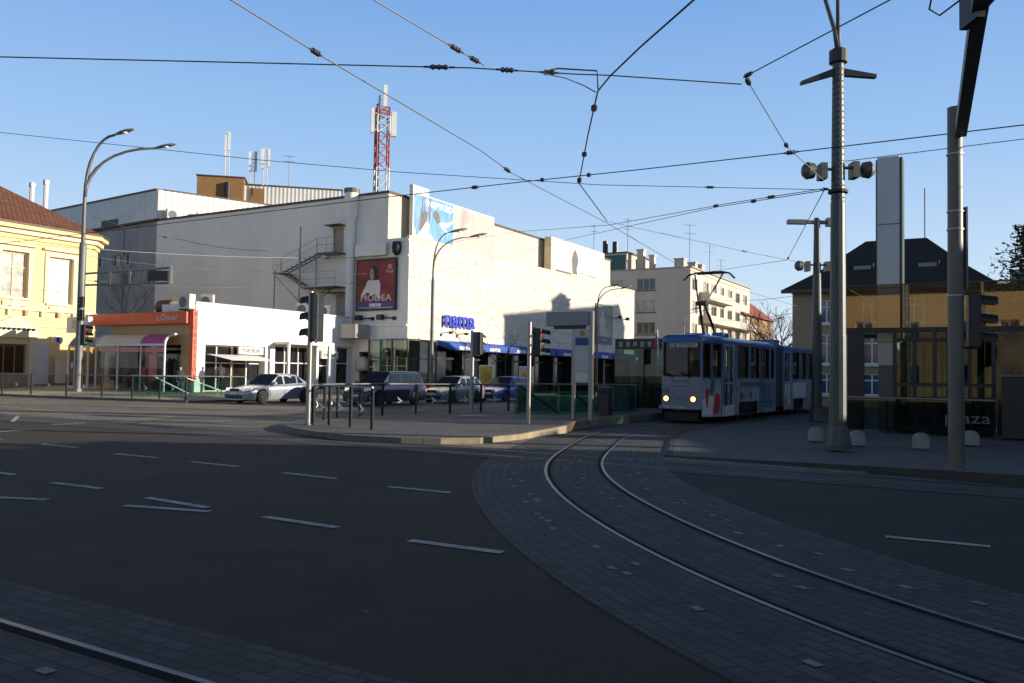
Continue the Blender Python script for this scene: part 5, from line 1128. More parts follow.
# ------------------------------------------------------------------ tram
TA = R(57.)
tr = thing('tram', 'two section blue and white articulated tram with lit headlamps', 'tram', (5.98, 29.2, 0), TA)
zb, zt = .25, 2.95
def seg(p, q):
    p, q = Vector((*p, 0)), Vector((*q, 0)); d = (q-p).normalized(); n = Vector((d.y, -d.x, 0)) ; L = (q-p).length
    return (lambda u, w, dd: tuple(p+d*u-n*dd+Vector((0, 0, w)))), L
WZ = (1.62, 2.84)
def tram_glass(f, a, b, par, z0=WZ[0], z1=WZ[1], split=False):
    window(par, f, a, b, z0, z1, .06, 'rubber', 'glass_tram', (1,), (.62,) if split else (), .05)
def section(outline_walls, name, roof_ring, front=False):
    body = MB()
    for f, L, holes, mi in outline_walls:
        body.wall(f, L, .5 if mi == 0 else zb, 1.55, [h for h in holes if h[2] < 1.5 and h[3] <= 1.55]+[(h[0], h[1], h[2], 1.55) for h in holes if h[2] < 1.5 and h[3] > 1.55], .06, mi)
        body.wall(f, L, 1.55, zt, [(h[0], h[1], max(h[2], 1.55), h[3]) for h in holes if h[3] > 1.55], .06, mi if mi == 0 else 2)
    b = body.build(name, ['tram_front', 'tram_white', 'tram_side', 'tram_blue'], tr)
    m = MB(); rings = [(zt-.1, 1.005), (zt+.02, 1.0), (zt+.11, .93), (zt+.17, .75), (zt+.19, .4)]
    cx = sum(p[0] for p in roof_ring)/len(roof_ring); vs = []; n = len(roof_ring)
    for z, k in rings:
        for x, y in roof_ring: vs.append((cx+(x-cx)*(1-(1-k)*.12), y*k, z))
    m.add(vs, [(i*n+j, i*n+(j+1) % n, (i+1)*n+(j+1) % n, (i+1)*n+j) for i in range(len(rings)-1) for j in range(n)]+[tuple(range((len(rings)-1)*n, len(rings)*n))]); m.build('roof', 'tram_blue', tr)
    m = MB(); m.poly([(x, y*.97, .42) for x, y in roof_ring]); m.build('floor', 'underframe', tr)
    return b
# plan: nose at x = 0, right side (towards the street centre) at y = -1.1
fF, LF = seg((0, .74), (0, -.74)); cR, LC = seg((0, -.74), (1.15, -1.1)); sR, LS = seg((1.15, -1.1), (7.9, -1.1)); cL, _ = seg((1.15, 1.1), (0, .74)); sL, _ = seg((7.9, 1.1), (1.15, 1.1))
front_holes = [(.05, LF-.05, 1.64, 2.9)]
ch = [(.07, .5, 1.62, 2.84), (.6, 1.12, 1.62, 2.84)]
side = [(.15, 1.3, .42, 2.84), (1.7, 3.0, *WZ), (3.25, 4.4, *WZ), (4.55, 5.8, *WZ), (6.0, 6.5, *WZ), (1.81, 4.3, zb, .72)]
def mirror(hs, L): return [(L-b, L-a, c, d) for a, b, c, d in hs]
bodyA = section([(fF, LF, front_holes, 0), (cR, LC, ch, 1), (sR, LS, side, 1), (cL, LC, mirror(ch, LC), 1), (sL, LS, mirror([h for h in side if h[2] > .5 or h[3] < 1], LS), 1)], 'body', [(0, .74), (1.15, 1.1), (7.9, 1.1), (7.9, -1.1), (1.15, -1.1), (0, -.74)])
window(tr, fF, .05, LF-.05, 1.64, 2.9, .06, 'rubber', 'glass_tram', (1,), (), .05, name='windscreen')
for h in ch: tram_glass(cR, h[0], h[1], tr)
for h in mirror(ch, LC): tram_glass(cL, h[0], h[1], tr)
dh = side[0]; dr = window(tr, sR, dh[0], dh[1], dh[2], dh[3], .06, 'tram_white', 'glass_tram', (2,), (.42,), .09, None, 'door')
for h in side[1:5]: tram_glass(sR, h[0], h[1], tr, split=True)
for h in mirror(side[1:5], LS): tram_glass(sL, h[0], h[1], tr)
# second section
x0, x1, x2 = 9.15, 16.4, 17.5
sR2, LS2 = seg((x0, -1.1), (x1, -1.1)); cR2, LC2 = seg((x1, -1.1), (x2, -.8)); bk, LB = seg((x2, -.8), (x2, .8)); cL2, _ = seg((x2, .8), (x1, 1.1)); sL2, _ = seg((x1, 1.1), (x0, 1.1)); fB, LFB = seg((x0, 1.1), (x0, -1.1))
side2 = [(.1, 1.2, .42, 2.84), (1.5, 2.7, *WZ), (2.95, 3.95, *WZ), (4.2, 5.3, *WZ), (5.6, 6.9, .42, 2.84), (1.66, 3.6, zb, .72)]
section([(sR2, LS2, side2, 1), (cR2, LC2, [], 1), (bk, LB, [(.15, LB-.15, 1.7, 2.8)], 0), (cL2, LC2, [], 1), (sL2, LS2, mirror([h for h in side2 if h[2] > .5], LS2), 1), (fB, LFB, [], 0)], 'rear_body', [(x0, 1.1), (x1, 1.1), (x2, .8), (x2, -.8), (x1, -1.1), (x0, -1.1)])
for i in (1, 2, 3): tram_glass(sR2, side2[i][0], side2[i][1], tr, split=True)
for i in (0, 4): window(tr, sR2, *side2[i], .06, 'tram_white', 'glass_tram', (2,), (.42,), .09, None, 'door')
for h in mirror(side2[1:4], LS2): tram_glass(sL2, h[0], h[1], tr)
window(tr, bk, .15, LB-.15, 1.7, 2.8, .06, 'rubber', 'glass_tram', (1,))
m = MB(); m.box(7.9, -.98, .45, 9.15, .98, 2.98)
for k in range(9): m.box(7.95+k*.13, -1.04, .4, 8.02+k*.13, 1.04, 3.03)
m.build('bellows', 'bellows', tr)
# nose details, all on the face that looks along local -x
m = MB(); m.box(-.16, -.78, .50, -.003, .78, .62); m.build('bumper', 'tram_white', tr, bevel=.02)
m = MB(); m.box(-.02, -.62, .1, .6, .62, .40); m.box(-.3, -.06, .42, 0, .06, .5); m.build('coupler', 'underframe', tr)
for y in (.56, -.44):
    m = MB(); m.lathe([(.115, -.03), (.12, 0)], (-.004, y, .86), 16, 'x'); rg = m.build('headlight', 'rubber', tr); m = MB(); m.lathe([(.03, -.05), (.085, -.04), (.095, -.031)], (-.004, y, .86), 16, 'x'); m.build('lens', 'headlight', rg)
for y in (.3, -.35):
    m = MB(); m.tube([(-.03, y, 1.6), (-.05, y+.12, 1.68), (-.05, y+.42, 1.78)], .018, 5); m.build('wiper', 'black', tr)
text('lettering', '312', .2, 'sign_navy' if 'sign_navy' in M else 'signblue', tr, (-.006, .60, 1.13), FACE_X, .002, .32, .006); text('lettering', '1737', .18, 'signblue', tr, (-.006, .02, .86), FACE_X, .002, .4)
text('lettering', 'NOVA', .16, 'signblue', tr, (-.006, .02, 1.47), FACE_X, .002, .62)
m = MB(); m.box(-.008, -.32, 1.29, -.003, .36, 1.315); m.build('printed_line', 'signblue', tr)
m = MB(); m.box(.07, -.58, 2.66, .11, .5, 2.86); m.build('destination_box', 'black', tr)
m = MB(); m.box(.064, .28, 2.68, .069, .48, 2.84); m.box(.064, -.56, 2.68, .069, .22, 2.84); db = m.build('destination_sign', 'paper', tr)
text('lettering', '11', .16, 'board', db, (.062, .38, 2.755), FACE_X, .001, .14, .003); text('lettering', 'ŽITNJAK', .15, 'board', db, (.062, -.17, 2.755), FACE_X, .001, .64, .003)
m = MB(); m.box(.012, -.7, 2.905, -.02, .7, 2.98); m.build('front_cap', 'tram_blue', tr)
m = MB(); m.tube([(-.05, .86, 2.3), (-.05, .9, 3.3)], .02, 5); fl_ = m.build('flag_pole', 'white_metal', tr); m = MB()
m.add([(-.05, .9, 3.28), (-.1, .98, 2.95), (-.02, 1.06, 2.7), (-.06, .87, 2.65), (-.03, .885, 2.95)], [(0, 1, 4), (1, 2, 3, 4)]); m.build('flag', 'redpaint', fl_)
def side_panel(f, pts, mt, nm='advert_panel', d=-.006): m = MB(); m.poly([f(u, w, d) for u, w in pts]); return m.build(nm, mt, tr)
side_panel(cR, [(.02, .30), (.62, .30), (.7, .92), (.5, 1.0), (.02, .86)], 'poster_white'); side_panel(cR, [(.62, .345), (.9, .345), (1.04, .75), (1.0, 1.0), (.84, 1.12), (.7, .9)], 'redpaint', d=-.009); side_panel(cR, [(.24, .66), (.27, .5), (.33, .62), (.38, 1.15), (.3, 1.3), (.2, 1.1)], 'redpaint', d=-.009)
side_panel(cR, [(.42, 1.15), (.6, 1.0), (.72, 1.3), (.7, 1.7), (.6, 1.95), (.52, 1.6)], 'poster_grey', d=-.008)
side_panel(sR, [(.0, .75), (.12, .7), (.1, 1.35), (.02, 1.5)], 'poster_purple')
side_panel(sR, [(1.8, 1.26), (4.6, 1.26), (4.6, 1.5), (1.8, 1.5)], 'tram_front'); text('lettering', 'STAVLJAMO VAS', .2, 'signblue', tr, (4.3, -1.112, 1.38), FACE_Y, .001, 2.4).hide_render = False
for u, w_ in ((.4, .3), (1.9, .4), (3.1, .35)): side_panel(sR, [(u, .82), (u+w_, .82), (u+w_, 1.08), (u, 1.08)], 'poster_grey')
side_panel(sR, [(4.5, .4), (6.7, .4), (6.7, 1.5), (4.5, 1.5)], 'tram_side')
side_panel(sR2, [(.12, .45), (1.2, .45), (1.2, 1.5), (.12, 1.5)], 'poster_white', d=.02); side_panel(sR2, [(1.5, .75), (3.9, .75), (3.9, 1.45), (1.5, 1.45)], 'poster_white')
side_panel(sR2, [(.2, .45), (.8, .45), (.7, 1.0), (.4, .9)], 'yellowposter', d=.014)
side_panel(sR, [(.0, .26), (1.3, .26), (1.3, .66), (.0, .6)], 'poster_white', d=-.004)
for f_, u_ in ((sR, .12), (sR, 1.42), (sR, 4.42), (sR, 5.9), (cR, 1.1), (sR2, .06), (sR2, 1.36), (sR2, 4.1)): side_panel(f_, [(u_, .27), (u_+.03, .27), (u_+.03, 1.58), (u_, 1.58)], 'black', 'panel_seam', -.011)
for f_, a_, b_ in ((sR, 4.4, 6.7), (sR2, 3.7, 7.2)): side_panel(f_, [(a_, .66), (b_, .66), (b_, .69), (a_, .69)], 'black', 'panel_seam', -.011)
for u, w in ((.85, .6), (.95, 1.35)):
    m = MB(); m.box(1.12+u*0, -1.12, w, 1.15, -1.105, w+.05); m.build('side_lamp', 'amber', tr)
for a, b in ((3.0, 5.4), (10.9, 12.7)):
    m = MB(); m.box(a-.3, -.95, .2, b+.3, .95, .78); bg_ = m.build('bogie', 'underframe', tr)
    for x in (a+.4, b-.4):
        for y in (-.86, .86): m = MB(); m.lathe([(.33, -.05), (.33, .05)], (x, y, .33), 16, 'y'); m.build('wheel', 'iron', bg_)
for x in (2.3, 3.2, 4.1, 5.0, 6.0, 6.8, 10, 11, 12, 13, 14, 15):
    for y in (.7, -.6): m = MB(); m.box(x, y-.22, .43, x+.42, y+.22, .9); m.box(x+.34, y-.22, .9, x+.42, y+.22, 1.5); m.build('seat', 'seat', tr)
m = MB()
for x in (1.2, 2.6, 3.8, 5.2, 6.6, 9.6, 12, 14): m.tube([(x, -.3, .43), (x, -.3, 2.9)], .018, 5)
m.build('grab_pole', 'yellowposter', tr); m = MB(); m.box(.9, -.9, .43, .95, .1, 1.9); m.box(.3, -.5, .43, .7, .5, 1.25); m.build('driver_console', 'board', tr)
for q in ((1.3, -.4, 3.08, 1.8, .4, 3.24), (2.2, -.75, 3.05, 2.8, -.3, 3.3), (6.6, -.3, 3.08, 7.4, .3, 3.22), (9.6, -.6, 3.05, 10.3, .6, 3.36)):
    m = MB(); m.box(*q); m.build('roof_box', 'tram_blue', tr, bevel=.04)
m = MB(); m.tube([(2.9, .25, 3.15), (2.0, .1, 4.35)], .05, 6); m.tube([(2.9, -.25, 3.15), (2.0, -.1, 4.35)], .05, 6); m.box(1.85, -.2, 4.3, 2.15, .2, 4.45); m.tube([(2.0, .15, 4.4), (2.7, .55, 5.55)], .03, 5); m.tube([(2.0, -.15, 4.4), (2.7, -.55, 5.55)], .03, 5)
m.tube([(2.7, 1.0, 5.35), (2.7, .8, 5.55), (2.7, .5, 5.62), (2.7, -.5, 5.62), (2.7, -.8, 5.55), (2.7, -1.0, 5.35)], .035, 6); m.tube([(2.95, .55, 5.6), (2.95, -.55, 5.6)], .03, 5); m.box(2.4, -.5, 3.08, 3.4, .5, 3.2); m.build('pantograph', 'black', tr)

# ------------------------------------------------------------------ cars
def car(label, cat, loc, heading, paint, p):
    """p: L length, W half width, belt, roof, hood, cabin stations, wheel positions; local +x is forward"""
    t = thing(p['name'], label, cat, (*loc, 0), heading, 'cars in the street')
    L2, Wd = p['L']/2, p['W']; fw, rw, wr = p['fw'], p['rw'], p['wr']
    xs = sorted(set([-L2, -L2+.06, -L2+.25, L2-.3, L2-.1, L2]+[p['c'][0], p['c'][3]]+[w_+wr*1.16*math.cos(math.pi*k/8) for w_ in (fw, rw) for k in range(9)]+[fw-.8, rw+.8, 0]))
    def top(x):
        pts = p['top']
        for (a, za), (b, zb_) in zip(pts, pts[1:]):
            if a <= x <= b: s_ = (x-a)/(b-a); return za+(zb_-za)*s_
        return pts[-1][1]
    m = MB(); secs = []
    for x in xs:
        zb_ = .2
        for w_ in (fw, rw):
            d = abs(x-w_)
            if d < wr*1.16: zb_ = max(zb_, wr+math.sqrt(max(0, (wr*1.16)**2-d*d)))
        e = min(1, (L2-abs(x))/.5); wk = Wd*(.80+.2*math.sqrt(max(0, 1-(1-e)**2))); zt_ = top(x); mid = max(zb_+.02, zb_*.35+zt_*.65)
        half = [(wk*.5, zb_ if zb_ > .25 else .18), (wk*.93, zb_+.01), (wk*1.0, max(zb_+.03, min(mid, zt_-.12))), (wk*.985, zt_-.1 if zt_-.1 > zb_+.04 else zb_+.05), (wk*.93, zt_-.025), (wk*.6, zt_+.012)]
        secs.append([(x, y, z) for y, z in half]+[(x, -y, z) for y, z in half[::-1]])
    n = len(secs[0]); vs = [v for s_ in secs for v in s_]
    m.add(vs, [(i*n+j, i*n+(j+1) % n, (i+1)*n+(j+1) % n, (i+1)*n+j) for i in range(len(secs)-1) for j in range(n)]+[tuple(range(n)), tuple(range((len(secs)-1)*n, len(secs)*n))])
    b = m.build('body', paint, t, auto=35)
    # cabin: base stations c0 (windscreen foot) c1 c2 (roof) c3 (rear foot)
    c0, c1, c2, c3 = p['c']; bz0, bz1 = top(c0)-.02, top(c3)-.02; zr = p['roof']; wb, wr_ = Wd*.93, Wd*.74
    sec = [(c0, bz0, wb, bz0), ]
    m = MB()
    def rowpts(x, z, w_): return [(x, w_, z), (x, w_*.6, z+.03), (x, 0, z+.04), (x, -w_*.6, z+.03), (x, -w_, z)]
    base = [(c0, wb*.92, bz0), (c0, -wb*.92, bz0), (c3, -wb*.92, bz1), (c3, wb*.92, bz1)]
    R1, R2 = rowpts(c1, zr-.03, wr_), rowpts(c2, zr-.02, wr_)
    mid_ = [((a[0]+c_[0])/2, a[1]*1.01, (a[2]+c_[2])/2+.025) for a, c_ in zip(R1, R2)]
    vs = base+R1+mid_+R2; a_, m_, z_ = 4, 9, 14; dw0 = (c0*.5+c3*.5)
    bm_ = len(vs); vs += [(c1, wb, bz0), (c2, wb, bz1), (c2, -wb, bz1), (c1, -wb, bz0)]
    F = [(0, 1, a_+4, a_+3, a_+2, a_+1, a_), (2, 3, z_, z_+1, z_+2, z_+3, z_+4)]+[(a_+j, a_+j+1, m_+j+1, m_+j) for j in range(4)]+[(m_+j, m_+j+1, z_+j+1, z_+j) for j in range(4)]
    F += [(0, a_, bm_), (bm_, a_, m_, z_, bm_+1), (bm_+1, z_, 3), (1, bm_+3, a_+4), (bm_+3, bm_+2, z_+4, m_+4, a_+4), (bm_+2, 2, z_+4)]
    m.add(vs, F); m.build('cabin', paint, t, bevel=.03)
    def lerp(a, b, s_): return tuple(a[i]+(b[i]-a[i])*s_ for i in range(3))
    def glassq(a, b, c_, d, ins, off, nm, par=t, mt='autoglass'):
        ct = tuple(sum(q[i] for q in (a, b, c_, d))/4 for i in range(3)); Q = [Vector(lerp(q, ct, ins)) for q in (a, b, c_, d)]
        nrm = (Q[1]-Q[0]).cross(Q[3]-Q[0]).normalized()
        if nrm.dot(Vector(ct)-Vector(((c1+c2)/2, 0, zr-.6))) < 0: nrm = -nrm
        m = MB(); m.quad(*[q+nrm*off for q in Q]); return m.build(nm, mt, par)
    glassq((c0, wb*.92, bz0), (c0, -wb*.92, bz0), (c1, -wr_, zr-.03), (c1, wr_, zr-.03), .07, .03, 'windscreen')
    glassq((c3, wb*.92, bz1), (c3, -wb*.92, bz1), (c2, -wr_, zr-.02), (c2, wr_, zr-.02), .12, .03, 'rear_window')
    for s_ in (1, -1):
        def onside(x, up):   # point on the side face at height fraction up
            f_ = (x-c1)/(c2-c1) if c2 != c1 else 0; zb0 = bz0+(bz1-bz0)*f_
            w_ = wb+(wr_-wb)*up; return (x, s_*w_, zb0+(zr-.03-zb0)*up)
        xs_ = p['win']
        for a, b2 in zip(xs_, xs_[1:]):
            lo, hi = .1, .86
            def slope(x, up):
                xa = x
                if x > c1: xa = min(x, c1+(c0-c1)*(1-up)*.92-.04)
                if x < c2: xa = max(x, c2+(c3-c2)*(1-up)*.88+.04)
                return xa
            a_ig = .055
            A = [onside(slope(a+a_ig, lo), lo), onside(slope(b2-a_ig, lo), lo), onside(slope(b2-a_ig, hi), hi), onside(slope(a+a_ig, hi), hi)]
            m = MB(); m.add([(q[0], q[1]+s_*.012+ (0), q[2]) for q in A], [(0, 1, 2, 3)]); m.build('side_window', 'autoglass', t)
        m = MB(); m.box(c0-.35, s_*wb*1.0, bz0+.03, c0-.18, s_*(wb+.2), bz0+.19); m.build('wing_mirror', paint, t, bevel=.03)
        for xw in (fw, rw):
            m = MB(); m.lathe([(wr*.55, -.1), (wr*.93, -.1), (wr, -.06), (wr, .06), (wr*.93, .1), (wr*.55, .1)], (xw, s_*(Wd-.12), wr), 24, 'y'); wh = m.build('wheel', 'rubber', t, auto=40)
            m = MB(); m.lathe([(wr*.62, s_*.075), (wr*.6, s_*.095), (wr*.2, s_*.082), (.02, s_*.10)], (xw, s_*(Wd-.12), wr), 16, 'y'); rm = m.build('rim', 'rim', wh)
            m = MB()
            for k in range(5):
                q = 2*math.pi*k/5; cxx, czz = xw+wr*.38*math.cos(q), wr+wr*.38*math.sin(q); m.lathe([(wr*.12, s_*.0), (wr*.11, s_*.012)], (cxx, s_*(Wd-.12)+s_*.092, czz), 8, 'y')
            m.build('rim_hole', 'rubber', rm)
        # lamps, handles, door seams
        m = MB(); zz = p['lampz']; m.add([(L2-.32, s_*Wd*.93, zz-.05), (L2-.02, s_*Wd*.62, zz-.06), (L2-.04, s_*Wd*.62, zz+.09), (L2-.34, s_*Wd*.93, zz+.11)], [(0, 1, 2, 3)]); e_ = [v for v in m.v]; m = MB(); k_ = 1.03; m.add([(v[0]+.04, v[1]*k_, v[2]) for v in e_]+[(v[0]-.15, v[1]*.9, v[2]) for v in e_], [(0, 1, 2, 3), (0, 4, 5, 1), (1, 5, 6, 2), (2, 6, 7, 3), (3, 7, 4, 0), (7, 6, 5, 4)]); m.build('headlight', 'lens', t)
        m = MB(); m.box(-L2-.012, s_*Wd*.62, zz, -L2+.2, s_*Wd*.9, zz+.2); m.build('tail_light', 'taillamp', t)
        m = MB()
        for xx in p['seam']: m.box(xx-.008, s_*(Wd*.99), .32, xx+.008, s_*(Wd*1.002), top(xx)-.08)
        m.build('door_seam', 'black', t); m = MB()
        for xx in p['seam'][1:]: m.box(xx+.08, s_*Wd*.985, top(xx)-.2, xx+.26, s_*(Wd*.985+.035), top(xx)-.16)
        m.build('door_handle', paint, t)
    m = MB(); m.box(L2-.06, -Wd*.35, zz-.07, L2+.012, Wd*.35, zz+.07); m.build('grille', 'black', t, bevel=.02); m = MB(); m.box(L2-.1, -Wd*.7, .24, L2+.015, Wd*.7, .40); m.build('air_intake', 'black', t, bevel=.02)
    for sx in (1, -1):
        m = MB(); x = sx*(L2+.02); m.box(x-.01, -.26, .44, x+.01, .26, .55); m.build('number_plate', 'plate', t)
        m = MB(); m.box(sx*(L2-.04)-.05, -Wd*.82, .40, sx*(L2-.04)+.05, Wd*.82, .432); m.build('bumper_strip', 'black', t)
    m = MB(); m.box(-L2+.35, -Wd*.8, .2, L2-.35, Wd*.8, .5); m.build('underbody', 'underframe', t)
    return t
HU = math.atan2(-.862, -.507)
sedan = dict(name='sedan_car', L=4.75, W=.9, roof=1.44, fw=1.38, rw=-1.4, wr=.33, lampz=.66, top=[(-2.375, .88), (-2.2, .95), (-1.45, .98), (.85, .92), (1.6, .80), (2.2, .68), (2.375, .6)], c=(.98, .25, -.85, -1.72), win=[-1.3, -.85, .02, .75], seam=(.92, .02, -.95))
mpv = dict(name='minivan_car', L=4.6, W=.92, roof=1.66, fw=1.45, rw=-1.3, wr=.33, lampz=.76, top=[(-2.3, .95), (-2.2, 1.02), (1.2, 1.0), (1.7, .92), (2.15, .78), (2.3, .66)], c=(1.3, .5, -1.85, -2.2), win=[-2.0, -1.3, -.3, .85], seam=(1.1, .0, -1.05))
hatch = dict(name='hatchback_car', L=4.15, W=.86, roof=1.45, fw=1.28, rw=-1.22, wr=.3, lampz=.64, top=[(-2.075, .86), (-1.95, .93), (.85, .88), (1.4, .8), (1.9, .68), (2.075, .58)], c=(.95, .2, -1.3, -1.95), win=[-1.6, -.98, -.15, .62], seam=(.85, -.1, -.95))
car('silver sedan turning in front of the white shop', 'car', (-11.95, 41.7), math.atan2(-.84, -.54), 'car_silver', sedan)
car('dark navy minivan behind the island railing', 'car', (-6.25, 41.3), HU, 'car_navy', mpv)
car('grey silver hatchback right behind the navy minivan', 'car', (-3.2, 46.2), HU, 'car_silver2', hatch)
car('bright blue hatchback at the right end of the queue', 'car', (-.35, 50.0), HU, 'car_blue', hatch)

# ------------------------------------------------------------------ people
def person(label, loc, rz, h, top='jacket', legs='jeans', stride=.28):
    k = h/1.75
    J = dict(pel=(0, 0, .95), sp=(0, 0, 1.2), ch=(.02, 0, 1.38), nk=(.03, 0, 1.5), hd0=(.04, 0, 1.58), hd1=(.05, 0, 1.67), hd2=(.04, 0, 1.74),
             lh=(0, .1, .9), lk=(stride*.5, .1, .5), la=(stride*.55-.05, .1, .09), lt=(stride*.55+.13, .1, .04), rh=(0, -.1, .9), rk=(-.02, -.1, .49), ra=(-stride, -.1, .12), rt=(-stride+.14, -.1, .04),
             ls=(.01, .19, 1.42), le=(-.08, .23, 1.15), lw=(.06, .22, .92), lf=(.1, .21, .84), rs=(.01, -.19, 1.42), re=(.0, -.24, 1.14), rw=(.14, -.2, .94), rf=(.18, -.19, .86))
    rad = dict(pel=.155, sp=.14, ch=.155, nk=.055, hd0=.075, hd1=.095, hd2=.07, lh=.09, lk=.065, la=.045, lt=.035, rh=.09, rk=.065, ra=.045, rt=.035, ls=.07, le=.05, lw=.036, lf=.035, rs=.07, re=.05, rw=.036, rf=.035)
    E_ = [('pel', 'sp'), ('sp', 'ch'), ('ch', 'nk'), ('nk', 'hd0'), ('hd0', 'hd1'), ('hd1', 'hd2'), ('pel', 'lh'), ('lh', 'lk'), ('lk', 'la'), ('la', 'lt'), ('pel', 'rh'), ('rh', 'rk'), ('rk', 'ra'), ('ra', 'rt'), ('ch', 'ls'), ('ls', 'le'), ('le', 'lw'), ('lw', 'lf'), ('ch', 'rs'), ('rs', 're'), ('re', 'rw'), ('rw', 'rf')]
    ks = list(J); me = bpy.data.meshes.new('person'); me.from_pydata([tuple(c*k for c in J[n]) for n in ks], [(ks.index(a), ks.index(b)) for a, b in E_], [])
    o = bpy.data.objects.new('person', me); COL.objects.link(o)
    o.modifiers.new('skin', 'SKIN'); sub = o.modifiers.new('sub', 'SUBSURF'); sub.levels = sub.render_levels = 1
    for i, n in enumerate(ks): sv = me.skin_vertices[0].data[i]; sv.radius = (rad[n]*k, rad[n]*k*(1.2 if n in ('ch', 'sp', 'pel') else 1)); sv.use_root = (n == 'pel')
    dg = bpy.context.evaluated_depsgraph_get(); dg.update(); m2 = bpy.data.meshes.new_from_object(o.evaluated_get(dg)); bpy.data.objects.remove(o)
    m2.materials.clear()
    for q in (legs, top, 'skin', 'hair', 'black'): m2.materials.append(M[q])
    for f in m2.polygons:
        c = f.center/k; arm = abs(c.y) > .16
        f.material_index = 4 if c.z < .1 else (0 if c.z < .88 and not (arm and c.z < .9 and abs(c.y) > .17) else (2 if arm and c.z < .93 else 1))
        if c.z > 1.53: f.material_index = 3 if (c.x < .05 or c.z > 1.69) else 2
        f.use_smooth = True
    p_ = bpy.data.objects.new('person', m2); COL.objects.link(p_); p_.location = loc; p_.rotation_euler = (0, 0, rz); return tag(p_, label, 'person')
person('person in dark jacket and jeans walking by the underpass steps', (-17.5, 43.9, .14), R(-60), 1.6)
person('person in dark clothes standing at the white shop window', (-16.55, 47.2, .3), R(120), 1.72, 'clothes2', 'jacket', .1)

# ------------------------------------------------------------------ trees
def bare_tree(label, loc, h, spread, seed, twigs, r0, trunk_h=.3, tw=.012, group=None):
    r = random.Random(seed); t = thing('bare_tree', label, 'tree', loc, 0, group); trunk, crown = MB(), MB()
    top = Vector((r.uniform(-.05, .05)*h, 0, h*.8)); tk = [Vector((0, 0, -.05)), Vector((0, 0, h*trunk_h)), Vector((top.x*.5, .02*h, h*.55)), top]
    trunk.tube(tk, [r0, r0*.75, r0*.45, r0*.15], 8)
    def grow(p, d, L, rad, lev):
        pts = [p]; dd = d.copy()
        for s_ in range(3):
            dd = (dd+Vector((r.uniform(-.25, .25), r.uniform(-.25, .25), r.uniform(-.05, .22)))).normalized(); pts.append(pts[-1]+dd*L/3)
        crown.tube(pts, [rad, rad*.8, rad*.6, rad*.3], 4 if lev else 6, cap=False)
        if lev < twigs[0]:
            for s_ in range(twigs[1]):
                i = r.randint(1, 3); q = (dd+Vector((r.uniform(-1, 1), r.uniform(-1, 1), r.uniform(-.3, .7)))*.9).normalized(); grow(pts[i], q, L*r.uniform(.45, .7), max(tw, rad*.55), lev+1)
    for k in range(twigs[2]):
        z = h*r.uniform(trunk_h, .78); a = k*2.4+r.uniform(-.3, .3); s_ = 1-abs(z/h-.45)*.7
        grow(Vector((top.x*z/h*.8, 0, z)), Vector((math.cos(a), math.sin(a), r.uniform(.25, .9))).normalized(), spread*s_, r0*.35, 0)
    trunk.build('trunk', 'bark', t, auto=60); crown.build('crown', 'twig', t)
bare_tree('thin bare street tree in front of the first blue awnings', wa((-7.08, 56), 1.9, -3.4, .1), 4.6, 1.2, 5, (2, 3, 9), .05, .35, .01, 'bare street trees along the store')
bare_tree('thin bare street tree above the blue hatchback', wa((-7.08, 56), 7.3, -3.4, .1), 5.2, 1.3, 9, (2, 3, 9), .05, .35, .01, 'bare street trees along the store')
bare_tree('wide bare tree at the far end of the street behind the tram', (41, 126, 0), 10.2, 4.6, 12, (3, 4, 16), .28, .2, .03)
bare_tree('bare tree in front of the dark grey hall wall', (-28.6, 60.5, .3), 8.5, 3.0, 15, (3, 3, 9), .06, .3, .007)
cf = thing('conifer_tree', 'dark conifer rising above the pavilion at the right edge', 'tree', (21.7, 34.5, 0), 0); r = random.Random(4)
m = MB(); m.tube([(0, 0, 0), (0, 0, 5), (.1, 0, 8.2)], [.22, .15, .04], 8); m.build('trunk', 'bark', cf)
m = MB()
for k in range(520):
    z = 1.6+6.6*r.random()**.85; a = r.uniform(0, 6.28); L = (9.1-z)*.5*r.uniform(.55, 1.15)+.15; d = Vector((math.cos(a), math.sin(a), r.uniform(-.25, .25))); p0 = Vector((0, 0, z))
    for j in range(7):
        q = p0+d*L*(.25+.75*j/6); s_ = r.uniform(.12, .26); n1 = Vector((r.uniform(-1, 1), r.uniform(-1, 1), r.uniform(-.4, .8))).normalized(); n2 = d.cross(n1).normalized()
        m.add([q, q+n1*s_+n2*s_*.25, q+n1*s_*1.25, q+n1*s_-n2*s_*.25], [(0, 1, 2, 3)])
m.build('crown', 'needle', cf)

# ------------------------------------------------------------------ overhead wires
def wire(label, pts, r=.011, mt='wire', sag=.0, ins=(), grp='overhead tram wires'):
    P = [Vector(p) for p in pts]; full = []
    for a, b in zip(P, P[1:]):
        n = 6 if sag else 1
        for k in range(n): s_ = k/n; full.append(a.lerp(b, s_)-Vector((0, 0, sag*4*s_*(1-s_))))
    full.append(P[-1]); o0 = full[0].copy(); m = MB(); m.tube([p-o0 for p in full], r, 5); o = m.build('overhead_wire', mt, None, o0); tag(o, label, 'wire', grp)
    for i, s_, L in ins:
        a, b = P[i], P[i+1]; d = (b-a).normalized(); c = a.lerp(b, s_)-o0-Vector((0, 0, sag*4*s_*(1-s_))); m = MB()
        m.tube([c-d*L/2, c-d*L*.3, c-d*L*.28, c+d*L*.28, c+d*L*.3, c+d*L/2], [r*1.6, r*1.6, r*3, r*3, r*1.6, r*1.6], 6)
        for q in (-.2, 0., .2): m.tube([c+d*L*q-d*.015, c+d*L*q+d*.015], r*4.2, 6)
        m.build('insulator', 'insul', o)
    return o
